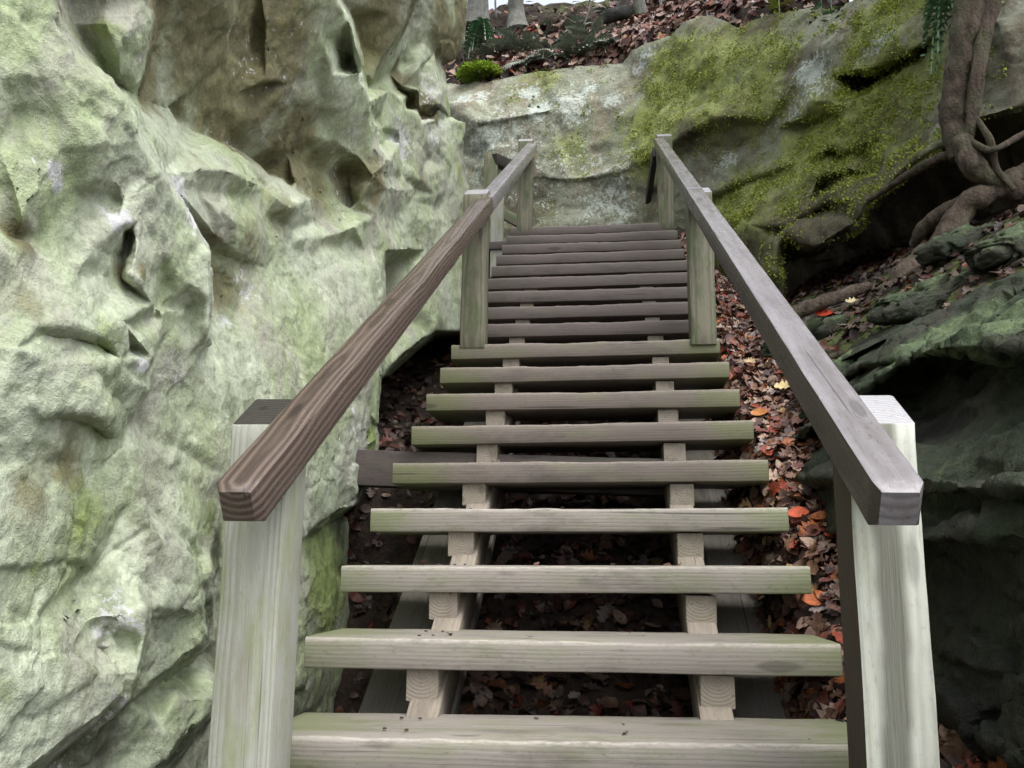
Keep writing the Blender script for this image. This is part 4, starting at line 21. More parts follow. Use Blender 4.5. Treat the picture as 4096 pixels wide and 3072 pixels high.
DATA = {'blobs': {'cliff_left': [(0, -1.13, -0.0, 1.97, 0.147, 1), (0, -1.27, 0.73, 2.44, 0.21, 1), (0, -1.25, 0.84, 2.21, 0.136, 1), (0, -1.15, -0.03, 1.79, 0.079, 1), (0, -1.31, 0.41, 1.92, 0.059, 0.9), (0, -1.23, 1.32, 2.14, 0.175, 0.9), (0, -1.19, 1.95, 2.32, 0.153, 0.7), (0, -0.89, 3.6, 4.3, 0.145, 1), (0, -1.1, 2.06, 3.21, 0.215, 0.9), (0, -1.02, 2.4, 3.53, 0.16, 0.9), (0, -1.11, 1.97, 2.91, 0.078, 0.6), (0, -1.23, 0.36, 2.14, 0.218, 1), (0, -1.29, 0.61, 2.1, 0.182, 0.9), (0, -1.19, 0.08, 1.84, 0.112, 0.9), (0, -1.25, 0.83, 2.32, 0.117, 0.9), (0, -1.27, 1.32, 2.19, 0.22, 0.8), (0, -1.27, 0.81, 2.03, 0.143, 0.8), (0, -1.24, 1.58, 2.19, 0.152, 0.8), (0, -0.96, 3.28, 3.99, 0.188, 1), (0, -0.99, 3.66, 4.02, 0.163, 1), (0, -1.18, 2.83, 3.41, 0.094, 1), (0, -1.12, 3.1, 3.38, 0.082, 0.9), (0, -1.05, 3.22, 3.35, 0.066, 0.9), (0, -1.09, 2.13, 3.21, 0.191, 0.7), (0, -1.07, 1.72, 2.84, 0.074, 0.5), (0, -1.12, 0.55, 1.32, 0.11, 0.8), (0, -1.11, 0.42, 1.34, 0.089, 0.9), (0, -1.12, 0.98, 1.75, 0.098, 0.6), (0, -1.09, -0.64, 1.06, 0.036, 0.8), (0, -1.08, -0.4, 0.62, 0.083, 0.6), (0, -1.07, -0.56, 0.54, 0.076, 0.6), (0, -1.07, -0.26, 1.11, 0.025, 0.8), (0, -1.11, -0.57, 1.63, 0.014, 0.8), (0, -1.14, 0.67, 1.54, 0.107, 0.5), (0, -1.05, 3.01, 2.78, 0.095, 0.3), (0, -1.13, -0.17, 1.77, 0.047, 0.5), (0, -1.05, -0.63, 0.91, 0.041, 0.4), (1, -1.08, 0.08, 1.45, 0.073, 1.1), (1, -1.06, 0.06, 1.39, 0.067, 1.1), (1, -1.08, -0.36, 1.21, 0.04, 1), (1, -1.11, -0.57, 1.23, 0.044, 1), (1, -1.08, 0.09, 1.44, 0.059, 1), (1, -1.07, 0.11, 1.41, 0.049, 1), (1, -1.07, 0.01, 1.33, 0.038, 0.8), (1, -1.1, -0.56, 1.22, 0.033, 1), (1, -1.08, -0.36, 1.22, 0.028, 1), (1, -1.09, 0.2, 1.35, 0.03, 0.8), (1, -1.03, -0.22, 0.88, 0.037, 1), (1, -1.15, 0.6, 1.21, 0.046, 0.8), (1, -1.18, 0.73, 1.39, 0.073, 0.7), (1, -1.12, 0.54, 1.06, 0.033, 0.7), (1, -1.08, 0.12, 0.94, 0.057, 0.5), (1, -1.09, 1.91, 0.88, 0.175, 0.7), (1, -1.08, 1.69, 1.02, 0.092, 0.6), (1, -1.13, 1.77, 1.51, 0.039, 0.6), (1, -1.01, -0.2, 0.28, 0.055, 0.7), (1, -1.04, -0.32, 0.03, 0.147, 0.4), (1, -1.03, 2.66, 2.89, 0.161, 0.7), (1, -1.02, 3.16, 3.49, 0.155, 0.6), (1, -1.0, 3.17, 3.16, 0.133, 0.6), (1, -0.93, 3.44, 3.29, 0.139, 0.5), (1, -1.28, 0.87, 1.99, 0.039, 0.6), (1, -1.04, -0.16, 0.09, 0.119, 0.4), (1, -1.1, -0.7, 1.5, 0.084, 0.3), (1, -1.11, 0.84, 2.37, 0.197, 0.3), (1, -1.12, 1.78, 2.4, 0.199, 0.3), (1, -1.07, 2.07, 1.71, 0.103, 0.4), (1, -1.05, 0.1, 0.45, 0.137, 0.35), (2, -1.06, -0.44, 1.66, 0.042, 0.6), (2, -1.1, -0.36, 1.62, 0.037, 0.4), (2, -1.08, -0.65, 1.29, 0.084, 0.5), (2, -1.07, -0.71, 1.36, 0.051, 0.5), (2, -1.23, 0.09, 1.75, 0.067, 0.5), (2, -1.04, -0.52, 1.26, 0.084, 0.4), (2, -1.06, -0.53, 1.13, 0.066, 0.3), (2, -1.02, -0.39, 0.91, 0.068, 0.6), (2, -1.05, -0.61, 0.87, 0.077, 0.5), (2, -1.03, -0.45, 0.81, 0.088, 0.4), (2, -1.08, -0.34, 0.52, 0.113, 0.7), (2, -1.05, -0.5, 0.38, 0.077, 0.6), (2, -1.09, 2.04, 3.15, 0.16, 0.8), (2, -1.08, 1.88, 2.89, 0.077, 0.9), (2, -1.28, 2.49, 1.34, 0.123, 0.5), (2, -1.04, 2.04, 1.01, 0.086, 1.0), (2, -1.42, 3.45, 1.53, 0.115, 0.9), (2, -1.12, 1.7, 0.36, 0.231, 1.3), (2, -1.22, 2.03, 0.01, 0.188, 0.9), (2, -1.11, 0.42, 0.55, 0.077, 0.7), (2, -1.11, 0.48, 1.0, 0.097, 0.4), (2, -1.08, 0.88, 0.81, 0.145, 0.5), (2, -1.05, 2.97, 2.06, 0.229, 0.5), (2, -1.04, 2.26, 2.05, 0.134, 0.6), (2, -0.93, 3.63, 2.17, 0.204, 0.4), (2, -0.89, 3.77, 3.14, 0.143, 0.6), (2, -0.86, 3.79, 3.42, 0.072, 0.6), (2, -1.19, 0.86, 1.81, 0.057, 0.5), (2, -1.09, 0.84, 2.57, 0.059, 0.5), (2, -1.25, 0.26, 1.92, 0.096, 0.2), (2, -1.01, -0.61, 0.17, 0.057, 0.5), (2, -0.88, 3.55, 3.57, 0.105, 0.8), (2, -1.06, 0.8, 1.07, 0.135, 0.3), (2, -1.12, 0.45, 0.72, 0.118, 0.4), (3, -1.09, 0.5, 0.45, 0.087, 0.8), (3, -1.08, 0.42, 0.26, 0.068, 0.8), (3, -1.22, 2.33, 0.35, 0.076, 0.8), (3, -1.24, 2.39, -0.03, 0.102, 0.9), (3, -1.26, 2.89, 0.07, 0.141, 1), (3, -1.12, 0.68, 0.05, 0.098, 0.8), (3, -1.09, -0.12, -0.03, 0.095, 0.6), (3, -1.2, 4.17, 1.76, 0.275, 1), (3, -1.17, 3.02, 1.14, 0.224, 1), (3, -1.37, 3.93, 0.66, 0.344, 1), (3, -1.13, 3.34, 1.92, 0.129, 0.6), (3, -1.12, 2.55, 2.86, 0.044, 0.5), (3, -0.97, 3.58, 3.82, 0.107, 0.5), (3, -1.04, 3.01, 3.87, 0.131, 0.4), (3, -1.1, 0.42, -0.06, 0.059, 0.7)], 'cliff_back': [(0, -0.73, 6.88, 4.23, 0.401, 0.6), (0, 0.33, 6.49, 4.44, 0.153, 0.5), (0, 1.23, 5.74, 4.31, 0.278, 0.5), (0, 0.92, 6.0, 4.4, 0.192, 0.45), (0, 1.42, 5.55, 3.99, 0.224, 0.3), (0, 1.88, 4.93, 2.92, 0.503, 1), (0, 2.55, 5.16, 3.2, 0.517, 1), (0, 3.15, 5.14, 3.39, 0.514, 1), (0, 2.93, 3.87, 3.43, 0.345, 1), (0, 1.77, 4.95, 4.56, 0.168, 0.5), (0, -0.33, 6.96, 5.06, 0.272, 0.3), (0, 1.59, 5.56, 5.33, 0.185, 0.6), (1, -1.48, 7.2, 5.62, 0.143, 1), (1, -1.26, 7.27, 5.68, 0.129, 0.8), (1, -0.7, 7.12, 5.61, 0.168, 1), (1, -0.57, 6.9, 5.33, 0.191, 1), (1, -0.25, 6.89, 5.37, 0.299, 0.9), (1, -0.06, 6.97, 5.52, 0.165, 0.8), (1, 0.19, 6.88, 5.29, 0.135, 0.9), (1, -1.02, 7.01, 5.17, 0.359, 0.7), (1, -0.66, 6.93, 5.17, 0.328, 0.6), (1, -0.25, 6.94, 5.16, 0.191, 0.7), (1, -1.18, 7.14, 4.94, 0.307, 0.7), (1, -0.06, 6.66, 4.39, 0.391, 0.5), (1, 0.2, 6.51, 4.16, 0.305, 0.7), (1, 0.27, 6.53, 3.97, 0.203, 0.9), (1, 0.08, 6.48, 4.52, 0.205, 0.6), (1, -0.5, 6.71, 4.6, 0.264, 0.5), (1, 0.59, 6.77, 5.74, 0.107, 1), (1, 0.51, 6.84, 5.63, 0.108, 0.9), (1, 1.83, 4.9, 4.46, 0.146, 1), (1, 1.82, 4.81, 4.25, 0.123, 0.8), (1, 1.68, 5.1, 4.28, 0.213, 0.6), (1, 1.68, 5.35, 4.18, 0.132, 0.5), (1, 2.12, 4.09, 4.21, 0.111, 0.9), (1, 2.18, 3.93, 4.17, 0.108, 0.6), (1, 1.28, 5.77, 4.1, 0.116, 0.7), (1, 1.12, 5.8, 4.0, 0.162, 0.5), (1, -0.45, 6.71, 4.01, 0.313, 0.4), (1, -1.31, 7.06, 5.21, 0.223, 0.6), (1, 0.33, 6.43, 4.55, 0.178, 0.6), (1, 1.92, 4.59, 4.04, 0.119, 0.5), (1, -0.88, 7.0, 4.98, 0.439, 0.6), (1, -0.18, 6.65, 4.61, 0.392, 0.55), (1, 0.13, 6.53, 4.33, 0.384, 0.6), (1, -0.59, 6.79, 4.35, 0.397, 0.5), (1, -1.17, 7.1, 4.62, 0.276, 0.6), (1, 0.02, 6.72, 4.03, 0.312, 0.6), (1, -1.06, 7.26, 5.67, 0.4, 0.5), (1, 0.34, 6.77, 5.16, 0.266, 0.4), (2, 0.95, 6.15, 5.11, 0.545, 1), (2, 1.27, 5.82, 5.12, 0.476, 1), (2, 0.7, 6.26, 4.78, 0.424, 1), (2, 1.32, 5.48, 4.54, 0.384, 1), (2, 1.11, 5.64, 4.47, 0.253, 0.9), (2, 1.53, 5.36, 4.83, 0.335, 0.8), (2, 2.02, 4.86, 3.92, 0.408, 1), (2, 2.14, 4.39, 3.78, 0.343, 1), (2, 2.11, 4.56, 3.59, 0.388, 1.1), (2, 1.83, 4.98, 3.69, 0.351, 1), (2, 1.55, 4.66, 3.2, 0.393, 0.9), (2, 1.88, 4.43, 3.22, 0.341, 1.1), (2, 1.94, 4.15, 2.98, 0.217, 1), (2, 1.61, 5.03, 2.96, 0.225, 1), (2, 1.51, 4.89, 2.74, 0.16, 1), (2, 2.2, 4.02, 4.42, 0.239, 1.1), (2, 2.41, 4.49, 4.09, 0.272, 0.9), (2, 1.3, 5.57, 3.51, 0.446, 0.9), (2, 1.11, 5.87, 3.39, 0.416, 0.8), (2, 0.85, 6.39, 5.47, 0.384, 0.8), (2, 1.49, 5.7, 5.34, 0.329, 0.7), (2, 0.57, 6.24, 4.45, 0.297, 0.8), (2, -0.32, 6.73, 4.77, 0.344, 0.5), (2, 2.43, 4.05, 3.86, 0.199, 0.8), (2, -0.63, 7.25, 5.86, 0.428, 0.5), (2, 1.62, 4.61, 3.01, 0.233, 0.9), (2, 2.35, 3.86, 3.48, 0.209, 0.6), (2, 1.62, 5.32, 4.4, 0.22, 0.5), (2, 2.09, 3.76, 3.14, 0.205, 0.8), (2, 0.08, 6.6, 4.86, 0.391, 0.4), (2, -0.72, 6.87, 4.05, 0.399, 0.5), (3, 1.75, 5.33, 2.73, 0.211, 0.6), (3, 2.28, 4.8, 4.34, 0.122, 0.8), (3, 2.36, 4.05, 4.07, 0.091, 0.8), (3, 1.23, 5.7, 4.37, 0.208, 0.25), (3, 0.92, 6.01, 4.38, 0.144, 0.25), (3, 2.61, 4.41, 3.47, 0.188, 0.8), (3, 2.87, 3.94, 3.37, 0.262, 0.8), (3, 2.53, 4.01, 4.1, 0.145, 0.4)], 'outcrop': [(2, 1.36, 1.04, 1.25, 0.136, 1), (2, 1.37, 0.75, 1.18, 0.123, 1), (2, 1.4, 0.59, 1.16, 0.117, 1), (2, 1.22, 1.04, 1.19, 0.063, 0.9), (2, 1.1, 1.44, 1.1, 0.071, 0.6), (2, 0.94, 0.41, 0.53, 0.177, 0.35), (2, 1.05, 1.93, 1.05, 0.068, 0.6), (2, 0.98, 0.2, 0.15, 0.158, 0.25), (1, 1.39, 0.61, 1.17, 0.094, 0.35), (1, 1.27, 0.85, 1.17, 0.051, 0.3), (1, 1.01, 0.02, 0.61, 0.152, 0.3), (1, 0.91, 1.35, 0.76, 0.068, 0.3), (0, 1.31, 0.76, 0.87, 0.202, 0.5), (0, 1.01, 0.43, 0.33, 0.211, 0.5), (3, 1.34, 0.84, 0.92, 0.208, 0.9), (3, 1.15, 1.02, 0.87, 0.177, 0.9), (3, 0.98, 0.35, 0.4, 0.24, 0.9), (3, 0.95, 0.12, 0.1, 0.214, 0.9), (3, 0.96, 1.06, 0.39, 0.175, 0.8), (3, 0.94, 1.06, -0.03, 0.171, 0.8)], 'hillside': [(0, 0.37, 7.56, 6.5, 0.441, 1), (0, 0.81, 7.41, 6.67, 0.435, 1), (0, -0.07, 7.71, 6.45, 0.269, 0.8), (0, 1.12, 6.46, 5.98, 0.312, 1), (0, -0.09, 9.16, 7.7, 0.344, 0.5), (2, -1.14, 9.2, 7.67, 0.278, 0.5), (2, -0.68, 7.81, 6.49, 0.243, 0.7), (2, -1.32, 8.27, 6.78, 0.255, 0.4), (2, -0.11, 10.16, 8.63, 0.451, 0.6), (2, -0.48, 10.07, 8.46, 0.448, 0.4), (2, -0.35, 7.39, 6.08, 0.232, 0.3)]}, 'roots': [[(2.504, 2.937, 4.647, 0.117), (2.39, 2.926, 4.122, 0.107), (2.329, 2.934, 3.792, 0.1), (2.281, 2.996, 3.45, 0.091), (2.226, 3.04, 3.197, 0.085), (2.232, 3.076, 3.018, 0.091), (2.272, 3.062, 2.849, 0.093)], [(2.539, 2.794, 4.352, 0.067), (2.476, 2.86, 3.984, 0.063), (2.421, 2.915, 3.674, 0.057), (2.338, 2.919, 3.352, 0.051), (2.306, 2.961, 3.119, 0.045), (2.283, 2.988, 2.973, 0.042), (2.257, 3.055, 2.878, 0.045)], [(2.243, 3.042, 2.936, 0.075), (2.262, 2.992, 2.784, 0.077), (2.334, 2.995, 2.704, 0.074), (2.436, 3.018, 2.64, 0.068), (2.582, 3.043, 2.591, 0.065), (2.874, 3.081, 2.551, 0.059)], [(2.853, 3.127, 2.826, 0.06), (2.606, 3.07, 2.728, 0.062), (2.415, 3.043, 2.605, 0.074), (2.282, 3.039, 2.553, 0.077), (2.212, 3.078, 2.476, 0.08), (2.152, 3.093, 2.366, 0.089), (2.069, 3.109, 2.241, 0.104), (1.919, 3.071, 2.093, 0.118), (1.756, 3.032, 1.947, 0.114), (1.581, 2.991, 1.803, 0.09), (1.437, 2.995, 1.702, 0.058), (1.35, 3.0, 1.631, 0.029)], [(2.324, 3.069, 2.579, 0.051), (2.224, 3.115, 2.554, 0.054), (2.14, 3.215, 2.524, 0.052), (2.083, 3.32, 2.477, 0.047), (2.062, 3.432, 2.419, 0.032)], [(2.364, 2.095, 2.085, 0.031), (2.157, 2.193, 2.0, 0.029), (2.04, 2.291, 1.959, 0.03), (1.934, 2.345, 1.888, 0.033), (1.851, 2.399, 1.827, 0.044), (1.753, 2.448, 1.79, 0.047), (1.691, 2.505, 1.726, 0.044), (1.651, 2.516, 1.649, 0.034)], [(2.32, 1.838, 1.808, 0.038), (2.072, 2.029, 1.745, 0.04), (1.955, 2.125, 1.716, 0.038), (1.849, 2.225, 1.671, 0.034), (1.744, 2.275, 1.623, 0.03), (1.637, 2.327, 1.561, 0.023)], [(1.727, 3.253, 2.107, 0.031), (1.605, 3.25, 2.061, 0.04), (1.429, 3.145, 1.978, 0.048), (1.279, 3.141, 1.918, 0.045), (1.159, 3.136, 1.88, 0.033)], [(1.696, 2.423, 1.624, 0.021), (1.558, 2.465, 1.597, 0.023), (1.429, 2.509, 1.569, 0.021), (1.311, 2.559, 1.509, 0.016)], [(2.252, 3.007, 2.856, 0.039), (2.182, 3.294, 2.926, 0.034), (2.043, 3.539, 2.905, 0.029), (1.933, 3.838, 2.892, 0.017)], [(2.086, 2.573, 2.112, 0.019), (1.923, 2.865, 2.101, 0.017), (1.611, 3.017, 1.945, 0.015), (1.435, 3.024, 1.815, 0.012)], [(1.755, 2.981, 1.947, 0.02), (1.596, 3.024, 1.902, 0.018), (1.423, 2.974, 1.801, 0.014), (1.234, 2.785, 1.625, 0.011)], [(1.975, 3.026, 2.092, 0.018), (1.817, 3.166, 2.078, 0.018), (1.607, 3.166, 1.966, 0.015), (1.428, 3.158, 1.912, 0.012)], [(1.734, 2.558, 1.74, 0.013), (1.55, 2.601, 1.686, 0.012), (1.404, 2.642, 1.658, 0.011), (1.27, 2.598, 1.552, 0.008)], [(2.248, 2.378, 2.146, 0.021), (2.124, 2.476, 2.103, 0.021), (2.038, 2.632, 2.049, 0.019), (1.915, 2.787, 1.973, 0.017), (1.78, 2.892, 1.891, 0.014)], [(2.073, 2.011, 1.837, 0.016), (1.979, 2.109, 1.81, 0.017), (1.882, 2.255, 1.795, 0.015), (1.73, 2.361, 1.699, 0.015), (1.584, 2.458, 1.648, 0.013)], [(1.739, 2.228, 1.598, 0.02), (1.539, 2.175, 1.499, 0.022), (1.359, 2.215, 1.461, 0.022), (1.212, 2.308, 1.433, 0.02), (1.041, 2.213, 1.301, 0.015)], [(2.268, 2.998, 2.914, 0.027), (2.337, 2.876, 2.79, 0.023), (2.467, 2.878, 2.848, 0.02), (2.612, 2.876, 2.935, 0.017)], [(2.313, 2.976, 3.046, 0.024), (2.359, 2.913, 2.87, 0.023), (2.401, 2.952, 2.698, 0.02), (2.479, 2.935, 2.565, 0.017)]], 'trunks': [[(-1.016, 8.892, 7.395, 0.21), (-1.041, 8.955, 7.585, 0.143), (-1.063, 9.011, 7.811, 0.117), (-1.068, 8.97, 8.013, 0.106), (-1.068, 8.838, 8.687, 0.103), (-1.026, 8.51, 10.373, 0.096), (-1.042, 8.111, 12.395, 0.076)], [(-1.532, 8.449, 7.292, 0.196), (-1.521, 8.419, 7.453, 0.15), (-1.506, 8.382, 7.645, 0.131), (-1.49, 8.257, 8.288, 0.124), (-1.443, 7.946, 9.893, 0.111), (-1.41, 7.571, 11.82, 0.085)], [(0.623, 8.114, 7.017, 0.106), (0.593, 8.084, 7.154, 0.081), (0.563, 8.051, 7.306, 0.075), (0.522, 7.927, 7.915, 0.068), (0.471, 7.681, 9.135, 0.05)]], 'ferns': [(-1.096, 8.276, 6.843), (-0.88, 8.032, 6.634), (-0.701, 8.133, 6.737), (-0.684, 8.744, 7.286), (-0.443, 8.586, 7.176), (-0.215, 8.603, 7.21), (-0.022, 8.88, 7.465), (-0.565, 7.541, 6.174), (-0.77, 7.525, 6.143), (-0.418, 7.549, 6.21), (-0.239, 7.47, 6.187), (-0.065, 7.481, 6.224), (0.11, 7.404, 6.188), (0.252, 7.32, 6.169), (-1.224, 8.79, 7.287), (-0.857, 8.811, 7.373), (-1.19, 8.009, 6.585), (0.213, 8.973, 7.641), (-0.354, 8.068, 6.732), (0.019, 7.92, 6.64)], 'moss': [(-1.452, 7.518, 6.081), (-1.298, 7.482, 6.085), (-1.358, 7.397, 5.96), (-1.184, 7.407, 6.005)], 'hang': [(-1.414, 8.09, 7.094), (2.325, 3.244, 4.035)], 'log': [(0.3, 8.151, 7.179)], 'sprig': [(1.747, 5.568, 5.454), (2.011, 4.798, 4.823), (2.0, 5.066, 5.017)], 'sapling': [(-1.409, 9.527, 8.124), (0.799, 7.765, 6.802), (-0.133, 7.916, 6.578)], 'hillleaf': [(-0.212, 7.542, 6.357), (0.917, 7.022, 6.476)], 'rightleaf': [(1.337, 2.814, 1.789), (1.526, 2.911, 1.916), (1.86, 2.101, 1.785), (1.724, 2.883, 1.904)], 'leaves': [(1.42, 3.15), (1.6, 3.19), (1.91, 2.19), (1.0, 2.27), (0.83, 2.01), (0.78, 1.45), (0.82, 1.19), (0.68, 1.37), (0.78, 0.77), (0.89, 2.61)]}


# ------------------------------------------------------------------ helpers
def prop(o, label=None, cat=None, group=None, kind=None):
    if label: o['label'] = label
    if cat: o['category'] = cat
    if group: o['group'] = group
    if kind: o['kind'] = kind
    return o

def empty(name, loc):
    o = bpy.data.objects.new(name, None)
    o.empty_display_size = 0.2
    COL.objects.link(o)
    o.location = loc
    return o

def link(name, me, mat=None, parent=None, M=None):
    o = bpy.data.objects.new(name, me)
    COL.objects.link(o)
    if mat and not me.materials: me.materials.append(mat)
    if M is None: M = Matrix.Identity(4)
    if parent is not None:
        o.parent = parent
        o.matrix_parent_inverse = Matrix.Identity(4)
        P = Matrix.Identity(4)
        q = parent
        while q is not None:
            P = q.matrix_basis @ P
            q = q.parent
        o.matrix_basis = P.inverted() @ M
    else:
        o.matrix_basis = M
    return o

def mesh_np(name, V, F, smooth=True):
    me = bpy.data.meshes.new(name)
    me.from_pydata([tuple(v) for v in V], [], [tuple(f) for f in F])
    if smooth: me.shade_smooth()
    me.update()
    return me

# ------------------------------------------------------------------ noise (numpy)
_perm = np.random.default_rng(3).permutation(256)
_perm = np.concatenate([_perm, _perm, _perm])
_g = np.random.default_rng(4).normal(size=(256, 3)); _g /= np.linalg.norm(_g, axis=1)[:, None]
def perlin(P):
    I = np.floor(P).astype(int); f = P - I
    u = f * f * f * (f * (f * 6 - 15) + 10)
    I &= 255
    out = 0
    for dx in (0, 1):
        for dy in (0, 1):
            for dz in (0, 1):
                h = _perm[_perm[_perm[(I[:, 0] + dx) & 255] + ((I[:, 1] + dy) & 255)] + ((I[:, 2] + dz) & 255)]
                gr = (_g[h] * (f - np.array([dx, dy, dz]))).sum(1)
                w = (u[:, 0] if dx else 1 - u[:, 0]) * (u[:, 1] if dy else 1 - u[:, 1]) * (u[:, 2] if dz else 1 - u[:, 2])
                out = out + w * gr
    return out * 1.6
def fbm(P, o=4, g=.5):
    a, s, t = 1., 1., 0.
    for i in range(o):
        t = t + a * perlin(P * s + 17.3 * i); a *= g; s *= 2.03
    return t
def ridged(P, o=4):
    a, s, t = 1., 1., 0.
    for i in range(o):
        t = t + a * (1 - 2 * np.abs(perlin(P * s + 9.1 * i))); a *= .5; s *= 2.1
    return t
def facets(P, seed=0):
    """nearest-cell planar facets: broken rock faces, each cell tilted its own way"""
    I = np.floor(P).astype(int)
    best = np.full(len(P), 1e9); val = np.zeros(len(P)); second = np.full(len(P), 1e9)
    for dx in (-1, 0, 1):
        for dy in (-1, 0, 1):
            for dz in (-1, 0, 1):
                c = I + np.array([dx, dy, dz])
                h = _perm[_perm[_perm[c[:, 0] & 255] + (c[:, 1] & 255)] + ((c[:, 2] + seed) & 255)]
                h2 = _perm[h + 31]
                ctr = c + .5 + .45 * _g[h]
                d = P - ctr
                q = (d * d).sum(1)
                v = (d * _g[h2]).sum(1) * .8 + _g[h2][:, 0] * .6
                m = q < best
                second = np.where(m, best, np.minimum(second, q))
                val = np.where(m, v, val); best = np.where(m, q, best)
    return val, np.sqrt(second) - np.sqrt(best)

# ------------------------------------------------------------------ node helpers
class N:
    def __init__(s, name):
        m = bpy.data.materials.new(name); m.use_nodes = True
        s.m = m; s.t = m.node_tree; s.t.nodes.clear()
        s.out = s.t.nodes.new('ShaderNodeOutputMaterial')
        s.b = s.t.nodes.new('ShaderNodeBsdfPrincipled')
        s.t.links.new(s.b.outputs[0], s.out.inputs[0])
    def n(s, typ, **kw):
        o = s.t.nodes.new('ShaderNode' + typ)
        for k, v in kw.items(): setattr(o, k, v)
        return o
    def put(s, sock, v):
        if isinstance(v, bpy.types.NodeSocket): s.t.links.new(v, sock)
        elif v is not None:
            if isinstance(v, (tuple, list)) and len(v) == 3 and sock.type == 'RGBA': v = (*v, 1)
            sock.default_value = v
    def coord(s, which='Object'): return s.n('TexCoord').outputs[which]
    def pos(s): return s.n('NewGeometry').outputs['Position']
    def mapping(s, v, scale=(1, 1, 1), loc=(0, 0, 0), rot=(0, 0, 0)):
        o = s.n('Mapping'); s.put(o.inputs[0], v)
        s.put(o.inputs[1], loc); o.inputs[2].default_value = rot; o.inputs[3].default_value = scale
        return o.outputs[0]
    def noise(s, v, scale, detail=4, rough=.55, dist=0, col=False):
        o = s.n('TexNoise'); s.put(o.inputs['Vector'], v)
        o.inputs['Scale'].default_value = scale; o.inputs['Detail'].default_value = detail
        o.inputs['Roughness'].default_value = rough; o.inputs['Distortion'].default_value = dist
        return o.outputs['Color' if col else 'Fac']
    def math(s, op, a, b=None, c=None, clamp=False):
        o = s.n('Math', operation=op, use_clamp=clamp)
        for i, x in enumerate((a, b, c)):
            if x is not None: s.put(o.inputs[i], x)
        return o.outputs[0]
    def vmath(s, op, a, b=None):
        o = s.n('VectorMath', operation=op)
        s.put(o.inputs[0], a)
        if b is not None: s.put(o.inputs[1], b)
        return o.outputs['Value' if op in ('LENGTH', 'DOT_PRODUCT') else 'Vector']
    def rng(s, v, a, b, c=0., d=1., smooth=False):
        o = s.n('MapRange', interpolation_type='SMOOTHSTEP' if smooth else 'LINEAR')
        s.put(o.inputs[0], v)
        for i, x in enumerate((a, b, c, d)): o.inputs[i + 1].default_value = x
        return o.outputs[0]
    def mix(s, f, a, b, mode='MIX'):
        o = s.n('Mix', data_type='RGBA', blend_type=mode)
        s.put(o.inputs[0], f); s.put(o.inputs[6], a); s.put(o.inputs[7], b)
        return o.outputs[2]
    def sep(s, v):
        o = s.n('SeparateXYZ'); s.put(o.inputs[0], v); return o.outputs
    def comb(s, x, y, z):
        o = s.n('CombineXYZ')
        for i, q in enumerate((x, y, z)): s.put(o.inputs[i], q)
        return o.outputs[0]
    def attr(s, name):
        o = s.n('Attribute'); o.attribute_name = name; return o
    def bump(s, h, strength, dist, prev=None):
        o = s.n('Bump'); s.put(o.inputs['Height'], h)
        o.inputs['Strength'].default_value = strength; o.inputs['Distance'].default_value = dist
        if prev is not None: s.put(o.inputs['Normal'], prev)
        return o.outputs[0]
    def fin(s, col, rough, normal=None, spec=None):
        s.put(s.b.inputs['Base Color'], col); s.put(s.b.inputs['Roughness'], rough)
        if normal is not None: s.put(s.b.inputs['Normal'], normal)
        if spec is not None: s.b.inputs['Specular IOR Level'].default_value = spec
        return s.m

